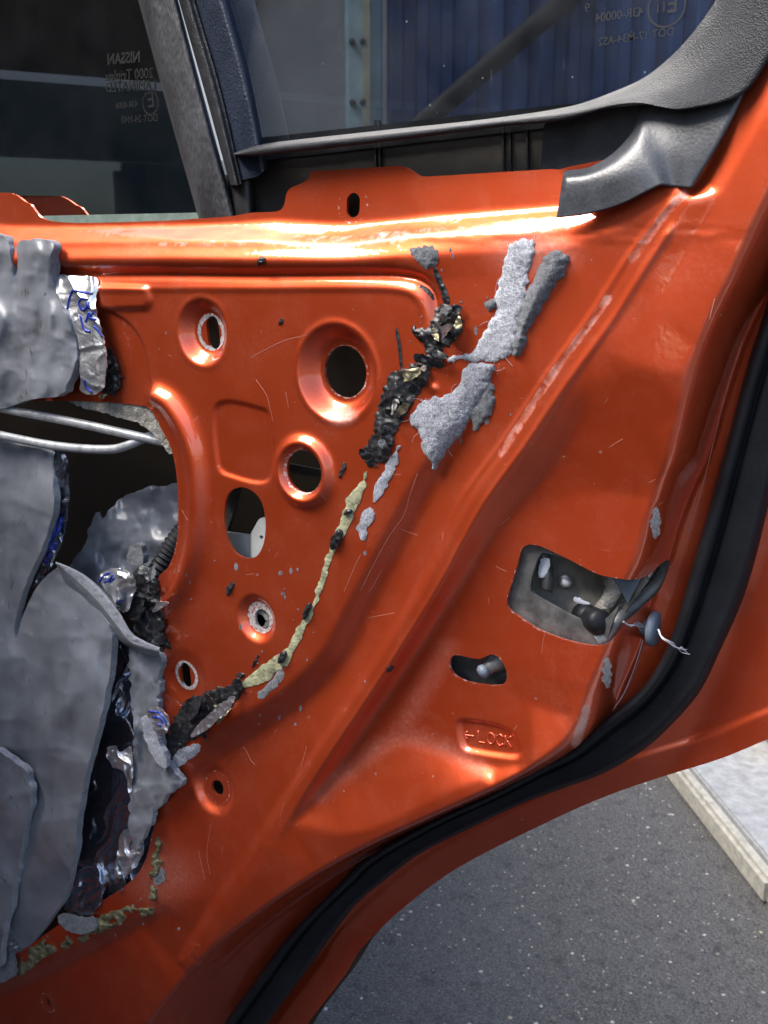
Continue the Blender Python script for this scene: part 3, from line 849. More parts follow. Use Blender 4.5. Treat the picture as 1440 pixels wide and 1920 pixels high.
# surface look-up: where the ray of picture point (x, y) meets the pressed panel
def Hs(s, z):
    fi = np.clip((s-s_ax[0])/ST, 0, NX-1.001); fj = np.clip((z-z_ax[0])/ST, 0, NY-1.001)
    i = fi.astype(int); j = fj.astype(int); a = fi-i; b = fj-j
    return (H[j, i]*(1-a)+H[j, i+1]*a)*(1-b)+(H[j+1, i]*(1-a)+H[j+1, i+1]*a)*b
def surf_h(x, y):
    x = np.asarray(x, float); y = np.asarray(y, float)
    res = np.full(x.shape, -45.0); done = np.zeros(x.shape, bool)
    prev = None
    for h in np.arange(14, -60, -.5):
        P = W(x, y, h); d = Hs(P[..., 0], P[..., 2])-h
        hit = (d >= 0) & ~done
        if prev is not None:
            t = prev/(prev-d+1e-9)
            res = np.where(hit, h+.5*(1-np.clip(t, 0, 1)), res)
        done |= hit; prev = d
    return res
def SP(pts, lift=0.0):
    p = np.asarray(pts, float); return W(p[:, 0], p[:, 1], surf_h(p[:, 0], p[:, 1])+lift)

def sheet(name, outline, mats, parent=None, base=None, lift=.5, thick=1.5, step=3, bulge=0, br=12, noise=(), jit=1.5, js=7, seed=1, holes=(), fn=None, round_=None, rim=1):
    """a torn flat piece: base None lies on the panel, a number sits at that height"""
    o = np.array(outline, float)
    q = spline(o, step=max(3, step), closed=True) if round_ else o
    if round_ is None: q = np.vstack([o, o[:1]]); q = np.vstack([q[:-1]*.75+q[1:]*.25, q[:-1]*.25+q[1:]*.75]).reshape(2, -1, 2).transpose(1, 0, 2).reshape(-1, 2)
    lo = q.min(0)-step*2; hi = q.max(0)+step*2
    xs = np.arange(lo[0], hi[0]+step, step); ys = np.arange(lo[1], hi[1]+step, step)
    X, Y = np.meshgrid(xs, ys)
    sd = sd_poly(X, Y, q)
    if jit: sd = sd+jit*fbm(X/js, Y/js, seed+50, 2)
    for hp in holes: sd = np.minimum(sd, -sd_poly(X, Y, spline(np.array(hp, float), step=4, closed=True)))
    sd = np.where(np.abs(sd) < 1e-3, 1e-3, sd)
    quads, polys, nl, edges = clip_grid(len(ys), len(xs), sd)
    x = ext(X.ravel(), nl); y = ext(Y.ravel(), nl); d = np.maximum(ext(sd.ravel(), nl), 0)
    h = (surf_h(x, y)+lift) if base is None else (base(x, y) if callable(base) else np.full(x.shape, float(base)))
    if bulge: h = h+bulge*(1-np.exp(-d/br))
    for k, nz in enumerate(noise):
        amp, sc, kind = nz[:3]; sy = nz[3] if len(nz) > 3 else sc
        h = h+amp*fbm(x/sc, y/sy, seed+7*k, 3, kind == 'r')*(.25+.75*np.minimum(1, d/6) if base is None else 1)
    if fn is not None: h = fn(x, y, h, d)
    Vf = W(x, y, h); n = len(Vf)
    ids = sorted({i for e in edges for i in e})
    A = {v: 2*n+k for k, v in enumerate(ids)}; B = {v: 2*n+len(ids)+k for k, v in enumerate(ids)}
    back = Vf+np.array([0, thick/1000, 0])
    VV = np.vstack([Vf, back, Vf[ids], back[ids]])
    ff = quads.tolist()+polys
    rimf = [[A[a], A[b], B[b], B[a]] for a, b in edges]
    F = ff+[[i+n for i in f[::-1]] for f in ff]+rimf
    ml = mats if isinstance(mats, (list, tuple)) else [mats]
    mi = [0]*(2*len(ff))+[min(rim, len(ml)-1)]*len(rimf)
    return link(name, build_mesh(name, VV, F, ml, mi), parent)

# ------------------------------------------------------------------ the rest of the door
# outer skin seen through the openings, from its inside
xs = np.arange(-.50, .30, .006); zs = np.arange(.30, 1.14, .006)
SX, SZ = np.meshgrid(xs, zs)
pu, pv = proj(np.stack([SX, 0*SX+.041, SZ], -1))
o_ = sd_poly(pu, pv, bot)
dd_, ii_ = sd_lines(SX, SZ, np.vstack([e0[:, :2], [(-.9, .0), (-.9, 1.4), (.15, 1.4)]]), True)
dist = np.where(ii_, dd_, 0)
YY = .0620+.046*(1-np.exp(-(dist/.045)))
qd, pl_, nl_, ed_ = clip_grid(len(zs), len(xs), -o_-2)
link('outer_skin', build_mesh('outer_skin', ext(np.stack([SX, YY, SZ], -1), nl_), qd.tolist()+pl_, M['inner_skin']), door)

# seal
inn = [(1500, 380), (1462, 490), (1436, 575), (1402, 681), (1374, 786), (1350, 875), (1322, 977), (1298, 1060), (1271, 1156), (1244, 1227), (1200, 1293), (1129, 1351), (1067, 1405), (1010, 1436),
       (915, 1490), (790, 1548), (672, 1618), (640, 1652), (540, 1755), (470, 1850), (420, 1920), (370, 2010)]
out_ = [(1600, 440), (1556, 550), (1526, 640), (1494, 750), (1464, 850), (1438, 960), (1416, 1050), (1391, 1129), (1353, 1214), (1310, 1300), (1240, 1378), (1190, 1417), (1127, 1452), (1059, 1477),
        (977, 1508), (890, 1549), (790, 1599), (727, 1646), (665, 1699), (577, 1817), (502, 1920), (440, 2010)]
ii = np.array(inn, float); oo = np.array(out_, float)
def between(f, h):
    r = ii*(1-f)+oo*f
    return [(x, y, h-6*f) for x, y in r]
seal = loft('door_seal', [between(0, -37.5), between(.04, -28), between(.14, -25), between(.24, -27), between(.30, -34.5), between(.36, -31.0), between(.7, -31.0), between(.86, -30.5), between(.95, -34), between(1.0, -38)], M['rubber'], door, n=150, m=3)

# belt trim, frame flare
trim = loft('window_trim', [
    [(440, 285, -24), (490, 270, -24), (720, 244, -24), (930, 221, -24), (1070, 199, -24), (1145, 174, -24), (1210, 144, -24), (1270, 94, -24), (1320, 34, -24), (1350, -15, -24), (1385, -90, -24)],
    [(439, 287, -12), (490, 273, -8), (720, 249, -8), (930, 226, -8), (1075, 204, -9), (1150, 180, -11), (1220, 150, -14), (1285, 105, -16), (1338, 42, -16), (1370, -10, -16), (1404, -90, -16)],
    [(438, 289, -8), (490, 277, 1), (720, 252, 1), (930, 228, 1), (1070, 210, 1), (1160, 188, 0), (1230, 176, -2), (1318, 140, -4), (1388, 70, -5), (1425, 0, -5), (1455, -90, -5)],
    [(439, 291, -8), (490, 291, 0), (720, 266, 0), (945, 237, 0), (1055, 226, 1), (1160, 197, 2), (1212, 193, 3), (1242, 201, 4), (1282, 206, 4), (1386, 180, 2), (1440, 112, 0), (1500, 0, 0), (1540, -90, 0)],
    [(440, 289, -14), (490, 290, -8), (720, 265, -8), (945, 236, -8), (1055, 225, -8), (1160, 196, -6), (1212, 192, -5), (1242, 200, -4), (1282, 205, -4), (1386, 179, -6), (1440, 111, -8), (1500, -1, -8), (1540, -91, -8)]],
    M['trim'], door, n=120, m=6, straight=False)
# rubber corner piece
corner = loft('corner_rubber', [
    [(1058, 320, -3), (1055, 334, 5), (1050, 366, 7), (1043, 408, 7)],
    [(1105, 313, -3), (1103, 328, 5), (1098, 356, 7), (1092, 402, 7)],
    [(1148, 288, -4), (1150, 306, 4), (1155, 335, 7), (1160, 384, 7)],
    [(1184, 248, -6), (1194, 270, 1), (1210, 302, 4), (1240, 345, 5)],
    [(1207, 198, -8), (1222, 232, -4), (1244, 285, 0), (1262, 349, 1)],
    [(1285, 199, -6), (1290, 232, -3), (1294, 290, 0), (1294, 352, 2)],
    [(1394, 170, -4), (1374, 215, -2), (1340, 280, 0), (1302, 348, 0)]],
    M['rubber_grey'], door, n=40, m=6, thick=2.4)
# dark pocket under the trim, with ribs
sheet('lower_frame', [(425, 265), (700, 235), (1060, 195), (1230, 190), (1260, 300), (1070, 360), (800, 380), (470, 440), (430, 440)], M['cavity'], door, base=-34, thick=3, step=8, jit=0, round_=False)
for x in (700, 708, 940, 953, 985):
    sheet('rib', [(x, 225), (x+3, 225), (x+7, 345), (x+3, 345)], M['black'], door, base=-32, thick=2, step=3, jit=0, round_=False)
sheet('corner_plate', [(1020, 232), (1014, 322), (1058, 326), (1105, 318), (1150, 292), (1188, 250), (1215, 195), (1120, 205)], M['rubber_grey'], door, base=lambda x, y: -14-.03*(1150-x), thick=2, step=5, jit=0, round_=False)

# pillar between the panes
loft('glass_channel', [
    [(246, -50, -34), (259, 0, -34), (316, 210, -34), (378, 430, -34)], [(252, -50, -24), (265, 0, -24), (321, 210, -24), (383, 430, -24)],
    [(262, -50, -20), (275, 0, -20), (331, 210, -20), (391, 430, -20)], [(288, -50, -19), (301, 0, -19), (354, 205, -19), (413, 430, -19)],
    [(312, -50, -20), (325, 0, -20), (377, 200, -20), (438, 425, -20)], [(319, -50, -24), (332, 0, -24), (384, 198, -24), (446, 425, -24)], [(322, -50, -36), (334, 0, -36), (386, 196, -36), (449, 425, -36)]],
    M['channel'], door, n=60, m=4, n_amp=.35, n_sc=9)
loft('pillar_trim', [
    [(324, -50, -26), (335, 0, -26), (386, 180, -26), (431, 346, -26)], [(329, -50, -15), (339, 0, -15), (390, 178, -15), (434, 347, -15)], [(342, -50, -12), (352, 0, -12), (401, 172, -12), (444, 347, -12)],
    [(350, -50, -15), (360, 0, -15), (409, 168, -15), (450, 346, -15)], [(354, -50, -15), (364, 0, -15), (412, 166, -15), (453, 345, -15)]],
    M['trim'], door, n=60, m=4, n_amp=.5, n_sc=8)
loft('pillar_strip', [
    [(352, -50, -17), (362, 0, -17), (411, 166, -17), (452, 338, -17)], [(392, -50, -14), (402, 0, -14), (445, 150, -14), (484, 330, -14)], [(407, -50, -14), (417, 0, -14), (457, 145, -14), (494, 320, -14)],
    [(412, -50, -18), (422, 0, -18), (461, 143, -18), (497, 318, -18)], [(421, -50, -30), (430, 0, -30), (468, 140, -30), (503, 316, -30)]],
    M['blueblack'], door, n=50, m=4)
loft('pillar_foot', [[(430, 340, -28), (439, 410, -28)], [(446, 340, -20), (448, 410, -20)], [(468, 338, -22), (472, 405, -22)], [(476, 336, -34), (480, 405, -34)]], M['black'], door, n=8, m=3)

# panes and their printing
def pane(name, pts, h, mat):
    p = np.array(pts, float); Vf = W(p[:, 0], p[:, 1], np.full(len(p), h)); k = len(p)
    Vb = Vf+np.array([0, .0035, 0])
    me = build_mesh(name, np.vstack([Vf, Vb]), [list(range(k)), [i+k for i in range(k)][::-1]]+[[i, (i+1) % k, (i+1) % k+k, i+k] for i in range(k)], mat, smooth_all=False)
    return link(name, me, door)
g_l = pane('quarter_glass', [(-420, -60), (300, -60), (420, 425), (-420, 440)], -36, M['glass_green'])
g_r = pane('door_glass', [(402, -60), (1480, -60), (1400, 120), (1240, 215), (500, 300), (480, 300)], -30, M['glass'])
# black lower band behind the small pane and the pale wiper strip at its foot
sheet('belt_band', [(-420, 322), (0, 322), (60, 320), (200, 313), (400, 300), (430, 430), (-420, 440)], M['black'], door, base=-46, thick=3, step=12, jit=0, round_=False)
sheet('wiper_strip', [(60, 405), (200, 402), (400, 398), (420, 425), (60, 430)], simple('pale_strip', (.16, .21, .18), .6), door, base=-33.5, thick=3, step=8, jit=0, round_=False)
loft('window_post', [[(-30, -60, -60), (-10, 330, -60)], [(-10, -60, -55), (12, 330, -55)], [(60, -60, -55), (28, 90, -55), (36, 330, -55)]], M['black'], door, n=20, m=2)

font_mats = M['ink']
def text(body, p0, p1, h, parent, name='printed_marking', mirror=True, mat=None, depth=.0001, bold=0):
    """writing from picture point p0 to p1 (start to end of the line) lying on the plane at height h"""
    c = bpy.data.curves.new(name, 'FONT'); c.body = body; c.size = 1; c.extrude = 0; c.resolution_u = 3; c.offset = bold
    t = bpy.data.objects.new('tmp', c); scene.collection.objects.link(t)
    dg = bpy.context.evaluated_depsgraph_get()
    me = bpy.data.meshes.new_from_object(t.evaluated_get(dg))
    bpy.data.objects.remove(t)
    co = np.empty(len(me.vertices)*3, np.float32); me.vertices.foreach_get('co', co); co = co.reshape(-1, 3)
    a = W(*p0, h); b = W(*p1, h)
    ex = (b-a); Lw = np.linalg.norm(ex); ex /= Lw
    x0, x1 = co[:, 0].min(), co[:, 0].max()
    k = Lw/(x1-x0)
    ez = np.array([-ex[2], 0, ex[0]])
    if ez[2] < 0: ez = -ez
    kz = k*1.05
    V = a+np.outer((co[:, 0]-x0)*k, ex)+np.outer(co[:, 1]*kz, ez)
    F = [list(p.vertices) for p in me.polygons]
    bpy.data.meshes.remove(me)
    return link(name, build_mesh(name, V, F, mat or M['ink'], smooth_all=False), parent)
def ring_mark(x, y, r, h, parent, w=.0007):
    c = W(x, y, h); th = np.linspace(0, 2*np.pi, 40, endpoint=False)
    a = np.stack([c[0]+r*np.cos(th), 0*th+c[1], c[2]+r*np.sin(th)], 1); b = np.stack([c[0]+(r-w)*np.cos(th), 0*th+c[1], c[2]+(r-w)*np.sin(th)], 1)
    k = 40
    return link('printed_marking', build_mesh('printed_marking', np.vstack([a, b]), [[i, (i+1) % k, (i+1) % k+k, i+k] for i in range(k)], M['ink'], smooth_all=False), parent)
hr, hl = -29.6, -35.6
text('DOT 17-M34-AS2', (1263, 66), (1122, 86), hr, g_r, bold=.01)
text('43R-00004', (1206, 29), (1116, 42), hr, g_r, bold=.01)
text('E', (1268, 22), (1251, 24), hr, g_r, bold=.01); text('11', (1246, 22), (1232, 24), hr, g_r, bold=.01)
ring_mark(1250, 12, .0095, hr, g_r, .0009)
text('9', (1105, 23), (1096, 24), hr, g_r)
text('NISSAN', (262, 116), (202, 121), hl, g_l, bold=.02)
text('2000 Triplex', (287, 146), (197, 152), hl, g_l)
text('LAMINATED', (291, 168), (198, 173), hl, g_l)
text('E', (289, 200), (278, 202), hl, g_l); ring_mark(282, 193, .0075, hl, g_l)
text('43R-0006', (258, 200), (217, 204), hl, g_l)
text('DOT-24-M40', (295, 227), (228, 231), hl, g_l)

# latch behind its opening
def trk(pts, h): return [(x, y, h) for x, y in pts]
latch = sheet('door_latch', [(930, 1000), (1000, 990), (1130, 1060), (1186, 1080), (1168, 1120), (1150, 1162), (1138, 1198), (1116, 1236), (1040, 1230), (930, 1170)], [M['steel'], M['steel']], door, base=-14.5, thick=2.5, step=4, jit=0, round_=False,
      holes=[[(1020, 1036), (1008, 1048), (996, 1088), (998, 1112), (1040, 1138), (1082, 1160), (1118, 1170), (1146, 1150), (1176, 1114), (1192, 1088), (1150, 1076)]])
sheet('latch_housing', [(985, 985), (1200, 1030), (1215, 1090), (1170, 1150), (1130, 1205), (985, 1180)], M['housing'], latch, base=lambda x, y: -27-12*np.sin(np.clip((x-980)/210, 0, 1)*3.14)+.07*(y-1080), thick=2, step=5, jit=0, round_=False, noise=((.6, 30, 'n'),))
e_ = np.array([(1128, 1216), (1150, 1206), (1172, 1176), (1202, 1148), (1238, 1113), (1256, 1074), (1260, 1052)], float)
def skin(name, lines, mat, parent, n=30):
    L_ = np.stack([spline(l, n=n) for l in lines]); k = len(L_)
    L_ = np.stack([spline(L_[:, i], n=(k-1)*3+1) for i in range(n)], 1); k = len(L_)
    I = np.arange(k*n).reshape(k, n); V = L_.reshape(-1, 3)
    F = np.stack([I[:-1, :-1].ravel(), I[:-1, 1:].ravel(), I[1:, 1:].ravel(), I[1:, :-1].ravel()], 1)
    return link(name, build_mesh(name, V, orient(V, F), mat), parent)
eP = SP(e_)
def rear(dx, dy, dz, i0=0): return (eP+np.array([dx, dy, dz])/1000)[i0:]
skin('latch_bezel', [rear(-1.5, 2.5, -1), rear(-2.5, 1.5, 1.5), rear(-4, 1.5, 4), rear(-6, 2.5, 5.5), rear(-7, 8, 6)], M['steel'], latch)
skin('latch_claw', [rear(-7, 6, 5, 3), rear(-7.5, 3.5, 7, 3), rear(-9, 3.5, 9, 3), rear(-10, 6, 10, 3), rear(-10, 12, 10, 3)], M['steel_bright'], latch)
loft('latch_shield', [[(1150, 1086, -22), (1176, 1090, -21), (1200, 1082, -20)], [(1168, 1116, -23), (1184, 1110, -22), (1196, 1094, -21)], [(1178, 1136, -25), (1182, 1122, -24), (1190, 1108, -23)]], M['plug'], latch, n=14, m=3, thick=1.5)
b0 = W(1092, 1152, -30); b1 = W(1118, 1164, -18)
bv = (b1-b0)/np.linalg.norm(b1-b0)
tube('rubber_bumper', [b0, b0+bv*.010, b0+bv*.0104, b0+bv*.0128, b0+bv*.0132, b0+bv*.022, b0+bv*.0245, b0+bv*.0255], [.0068, .0068, .0060, .0060, .0070, .0070, .0058, .002], M['rubber'], latch, 20)

loft('inner_lever', [[(1004, 1050, -22), (1012, 1082, -21), (1012, 1104, -22)], [(1016, 1040, -20), (1026, 1074, -19), (1024, 1108, -20)], [(1030, 1038, -24), (1038, 1072, -24), (1036, 1112, -24)]], M['steel'], latch, n=16, m=3, thick=1.5)
loft('ratchet_plate', [[(1128, 1082, -24), (1132, 1110, -24), (1112, 1140, -24)], [(1140, 1080, -22), (1146, 1112, -21), (1128, 1146, -21)], [(1168, 1080, -24), (1166, 1108, -23), (1150, 1138, -23)]], M['dirt_tan'], latch, n=18, m=3, thick=2)
tube('pivot_pin', [W(1060, 1092, -40), W(1060, 1092, -30), W(1060, 1092, -29.5)], [.004, .004, .001], M['steel_bright'], latch, 14)
sheet('grease', [(1012, 1052), (1022, 1044), (1034, 1050), (1026, 1072), (1014, 1088), (1008, 1072)], simple('pale_grease', (.45, .47, .52), .35), latch, base=-19, thick=.6, step=2, bulge=.6, br=4, jit=3, js=6, seed=301)
sheet('grease', [(1070, 1118), (1092, 1124), (1108, 1132), (1096, 1136), (1078, 1128)], bpy.data.materials['pale_grease'], latch, base=-27, thick=.6, step=2, bulge=.6, br=4, jit=3, js=6, seed=303)

# child lock lever in its slot
link_plate = sheet('lock_plate', [(830, 1215), (960, 1215), (965, 1300), (830, 1300)], M['steel'], door, base=lambda x, y: -25-.05*(y-1250), thick=2, step=5, jit=0, round_=False)
p0 = W(934, 1240, -22); p1 = W(899, 1263, -11)
pd = p1-p0
lev = tube('lock_lever', [p0-pd*.2, p0, p0+pd*.45, p0+pd*.7], [.0085, .0075, .0046, .0036], M['steel'], door, 16)
tube('lever_tip', [p0+pd*.62, p0+pd*.72, p0+pd*.86, p0+pd*.97, p0+pd*1.02], [.0028, .0039, .0042, .0033, .0008], M['plug'], lev, 16)

# raised LOCK legend with its arrow
def stroke(pts): return SP(spline(np.array(pts, float), step=2) if len(pts) > 2 else np.linspace(pts[0], pts[1], 6), 0)
lk = []
def glyph(x, y, seq, w=15, hgt=21, sl=.16):
    for s in seq: lk.append(stroke([(x+w*a, y+sl*w*a-hgt*b) for a, b in s]))
glyph(870, 1388, [[(0, .5), (1.3, .5)], [(.45, .85), (0, .5), (.45, .15)]])
glyph(897, 1391, [[(0, 1), (0, 0)], [(0, 0), (.8, 0)]])
glyph(914, 1394, [[(.45, 1), (.05, .75), (.05, .25), (.45, 0), (.85, .25), (.85, .75), (.45, 1)]])
glyph(931, 1397, [[(.85, .8), (.45, 1), (.05, .7), (.05, .3), (.45, 0), (.85, .2)]])
glyph(948, 1400, [[(0, 1), (0, 0)], [(.7, 1), (0, .5)], [(.2, .55), (.75, 0)]])
tubes('lock_legend', lk, .0006, M['paint_plain'], door, 6)

# rods, hose, bracket
tube('link_rod', W(*np.array(spline([(-360, 690, 4), (-100, 744, 4), (0, 765, 4), (120, 788, 1), (200, 805, -3), (262, 819, -8), (330, 834, -16)], n=40)).T), .0032, M['rod'], door, 14)
tube('link_rod', W(*np.array(spline([(-360, 745, 6), (-100, 796, 6), (0, 816, 6), (90, 834, 3), (165, 842, 0), (215, 842, -3), (242, 834, -6), (275, 820, -12), (300, 812, -18)], n=60)).T), .0032, M['rod'], door, 14)
hp = spline([(360, 985, -32), (330, 1022, -26), (308, 1060, -20), (292, 1092, -18), (284, 1120, -20)], n=90)
tube('corrugated_hose', W(*hp.T), .0085+.0011*np.sin(np.linspace(0, 2*np.pi*17, 90)), M['rubber'], door, 18)
sheet('hose_plug', [(236, 1060), (239, 1032), (245, 1021), (262, 1017), (269, 1046), (268, 1060)], M['felt_dark'], door, base=-8, thick=5, step=2.5, jit=2, js=6, noise=((.8, 12, 'n'),), seed=305)
br = sheet('regulator_bracket', [(405, 996), (440, 1000), (468, 1004), (486, 972), (520, 966), (520, 1010), (500, 1040), (478, 1075), (405, 1075)], M['bracket'], door, base=lambda x, y: -18+np.where(x > 470, 5, 0)+.03*(x-460), thick=3, step=4, jit=0, round_=False,
           holes=[[(487, 1004), (492, 1003), (494, 1008), (490, 1012), (486, 1009)]])
sheet('regulator_arm', [(400, 905), (452, 900), (438, 960), (424, 1000), (400, 1000)], M['steel'], door, base=-34, thick=3, step=5, jit=0, round_=False)
sheet('cross_bar', [(500, 862), (640, 888), (640, 904), (500, 880)], M['steel'], door, base=-45, thick=3, step=5, jit=0, round_=False)
nut_c = W(490, 1162, -8)
tube('clip_nut', [nut_c+np.array([0, .004, 0]), nut_c, nut_c+np.array([0, -.001, 0]), nut_c+np.array([0, -.001, 0]), nut_c+np.array([0, .005, 0])], [.0075, .0075, .0065, .0042, .004], M['dirt_tan'], door, 20)

# grey plug on the rear face with loose threads
pc = SP([(1214, 1176)])[0]
pl = tube('edge_plug', [pc+np.array([-.004, 0, 0]), pc+np.array([.002, 0, 0]), pc+np.array([.0022, 0, 0]), pc+np.array([.0045, 0, 0]), pc+np.array([.0062, 0, 0]), pc+np.array([.0066, 0, 0])], [.005, .005, .0098, .0098, .0085, .001], M['plug'], door, 28)
th = thing('loose_thread', 'pale frayed thread caught on the round grey plug at the door edge', 'thread', pc)
a = W(*np.array([(1234, 1180, -6), (1240, 1192, -4), (1250, 1200, -3), (1262, 1209, -6), (1274, 1215, -12), (1286, 1222, -20)], float).T)
def strands(name, pts, parent, k=3, r=.00018, spread=.0012):
    paths = []
    for j in range(k):
        q = spline(pts, n=30); off = np.stack([np.interp(np.linspace(0, 5, 30), range(6), rng.randn(6)) for _ in range(3)], 1)*spread
        paths.append(q+off*np.linspace(.2, 1, 30)[:, None])
    return tubes(name, paths, r, M['thread'], parent, 5)
strands('strand', a, th, 4)
strands('strand', SP([(1168, 1165), (1180, 1172), (1192, 1172), (1206, 1178)], 1.5), th, 4)
strands('strand', SP([(1206, 1200), (1192, 1246), (1172, 1296), (1148, 1334)], .4), th, 1, .0002, .0002)

# ------------------------------------------------------------------ insulation still on the door
FELT_OUT = []
def top_(name, outline, mats, label, cat, group=None, **k):
    o = sheet(name, outline, mats, None, **k)
    if name == 'felt_scrap' and k.get('base') is None: FELT_OUT.append((o, outline, 15 if len(outline) > 15 else 5))
    return tag(o, label, cat, group)
FO = [M['foam'], M['foam_edge']]
def tabs(x, y, h, d):
    h = h-5*np.exp(-((x-31)/7.0)**2)*smooth(620, 500, y)
    h = h+2.5*np.exp(-((x-66)/32.0)**2)*smooth(620, 470, y)-4*smooth(480, 440, y)+5*np.exp(-((y-600)/50)**2)
    return h
top_('insulation_mat', [(-420, 425), (-40, 432), (0, 440), (12, 446), (21, 470), (27, 525), (31, 560), (32, 520), (30, 475), (34, 458), (40, 449), (56, 452), (64, 446), (72, 456), (80, 448), (97, 453), (102, 462), (95, 480), (97, 505), (100, 540), (114, 572), (131, 608), (146, 648),
     (143, 685), (126, 722), (124, 742), (60, 748), (0, 768), (-420, 800)], FO, 'upper grey insulation mat with two torn tabs, stuck below the window', 'insulation mat', 'grey insulation mats', base=8, thick=7, step=4, noise=((9, 80, 'n', 150), (2.5, 60, 'r', 120), (.3, 16, 'n')), fn=tabs, jit=4, js=20, seed=3)
top_('insulation_mat', [(-420, 790), (-40, 806), (10, 826), (48, 838), (88, 842), (97, 872), (101, 960), (84, 1016), (56, 1074), (38, 1124), (28, 1172), (24, 1212), (29, 1212), (38, 1166), (54, 1124), (76, 1092), (94, 1072), (110, 1064),
     (140, 1088), (180, 1140), (208, 1176), (212, 1200), (205, 1270), (186, 1360), (162, 1440), (150, 1510), (137, 1620), (120, 1690), (92, 1728), (46, 1786), (34, 1770), (10, 1715), (-40, 1700), (-420, 1720)],
     FO, 'largest grey insulation mat, long vertical tear, hanging over the door opening', 'insulation mat', 'grey insulation mats', base=lambda x, y: 2+4*smooth(60, 200, x), thick=6, step=5, noise=((17, 150, 'n', 260), (4, 110, 'r', 210), (.5, 30, 'n')), jit=2.5, js=24, seed=9)
top_('insulation_mat', [(-420, 1385), (-20, 1402), (14, 1420), (38, 1436), (54, 1454), (60, 1480), (57, 1512), (46, 1560), (31, 1640), (14, 1715), (2, 1770), (-4, 1830), (-420, 1850)], FO,
     'folded grey insulation flap at the bottom left corner over the larger mat', 'insulation mat', 'grey insulation mats', base=13, thick=6, step=5, noise=((9, 90, 'n', 180), (3, 80, 'r', 160), (.3, 16, 'n')), jit=5, js=24, seed=14)
top_('insulation_mat', [(120, 1075), (150, 1040), (166, 1000), (176, 962), (182, 958), (186, 985), (196, 962), (238, 926), (290, 912), (360, 905), (362, 1060), (300, 1120), (240, 1140), (150, 1130)], [M['foam'], M['felt_dark']],
     'crumpled grey insulation piece lying inside the dark door opening', 'insulation mat', 'grey insulation mats', base=lambda x, y: -30+.045*(x-150)*0-10*smooth(200, 340, x)+.06*(y-1000), thick=4, step=4, noise=((8, 70, 'n'), (2.5, 40, 'r', 80), (.3, 12, 'n')), jit=5, js=14, seed=21)
curl = thing('insulation_strip', 'narrow curled grey insulation strip crossing the foil below the opening', 'insulation strip', W(200, 1120, 12), 'torn insulation strips')
k1 = np.array([(104, 1053), (134, 1064), (165, 1083), (196, 1110), (224, 1148), (248, 1186), (272, 1202), (300, 1214)], float)
k2 = np.array([(106, 1058), (128, 1076), (156, 1100), (186, 1130), (214, 1166), (240, 1200), (268, 1215), (299, 1224)], float)
k3 = np.array([(108, 1064), (120, 1094), (146, 1120), (176, 1148), (206, 1182), (234, 1210), (264, 1224), (297, 1232)], float)
def kl(k, h, sd): return [(x+1.5*fbm(np.array([x/9.]), np.array([y/9.]), sd, 2)[0], y+2*fbm(np.array([x/11.]), np.array([y/11.]), sd+4, 2)[0], h+1.5*math.sin(x/31)) for x, y in k]
loft('cut_edge', [kl(k1, 9, 1), kl(k1+(k2-k1)*.12, 15, 2), kl(k1+(k2-k1)*.55, 15.5, 3), kl(k2, 15, 4)], M['foam_edge'], curl, n=110, m=6, n_amp=.5, n_sc=7)
loft('underside', [kl(k2, 15, 4), kl(k2*.6+k3*.4, 13, 5), kl(k3, 7, 6), kl(k3, 1, 6)], M['foam'], curl, n=110, m=6, n_amp=.4, n_sc=16)
top_('insulation_strip', [(240, 1200), (270, 1210), (298, 1222), (301, 1250), (294, 1320), (300, 1370), (310, 1420), (342, 1468), (325, 1482), (300, 1502), (274, 1560), (256, 1602), (242, 1562), (244, 1480), (251, 1380), (246, 1300)], FO,
     'ragged upright grey insulation strip along the right side of the dark foil', 'insulation strip', 'torn insulation strips', base=4, thick=5, step=3, noise=((5, 40, 'n', 80), (1.5, 30, 'r', 60), (.2, 8, 'n')), jit=6, js=12, seed=37)
top_('insulation_strip', [(122, 737), (170, 741), (230, 752), (272, 762), (292, 786), (314, 816), (326, 852), (316, 850), (296, 824), (268, 796), (236, 785), (196, 775), (150, 763), (124, 751)], M['dirt_tan'],
     'frayed tan strip along the upper rim of the door opening', 'insulation strip', 'torn insulation strips', base=-3, thick=6, step=3, noise=((1.2, 16, 'n'), (.6, 6, 'n')), jit=3, js=6, seed=41)
for k, (pts, lab, m, lf, th_) in enumerate([
    ([(262, 1350), (272, 1342), (284, 1352), (296, 1386), (311, 1420), (313, 1446), (296, 1432), (276, 1402)], 'pale felt flap in front of the upright insulation strip', 'felt', 10, 4),
    ([(316, 1428), (334, 1406), (364, 1394), (379, 1400), (366, 1420), (346, 1430), (326, 1446)], 'small torn felt scrap just above the lowest large bolt dimple', 'felt', .4, 1.2),
    ([(302, 1442), (326, 1437), (338, 1452), (346, 1468), (330, 1482), (306, 1498), (298, 1470)], 'jagged felt tuft at the foot of the pale flap', 'felt', 3, 2),
    ([(284, 1648), (296, 1640), (303, 1622), (312, 1648), (308, 1653), (292, 1662)], 'tiny dark triangular felt scrap at the opening rim near the bottom left', 'felt_dark', .5, 1),
    ([(104, 1722), (122, 1712), (150, 1722), (176, 1720), (184, 1734), (176, 1748), (150, 1752), (126, 1748)], 'dark felt scrap under the lower end of the foil', 'felt_dark', 4, 2),
    ([(-10, 1780), (12, 1772), (26, 1800), (29, 1830), (10, 1840), (-10, 1846)], 'dark felt end below the bottom left flap', 'felt_dark', 5, 3)]):
    top_('felt_scrap', pts, M[m], lab, 'felt scrap', 'felt scraps on the door', base=(lf if lf > 2 else None), lift=lf, thick=th_, step=2.5, noise=((.8, 10, 'n'),), jit=3, js=5, seed=60+k)
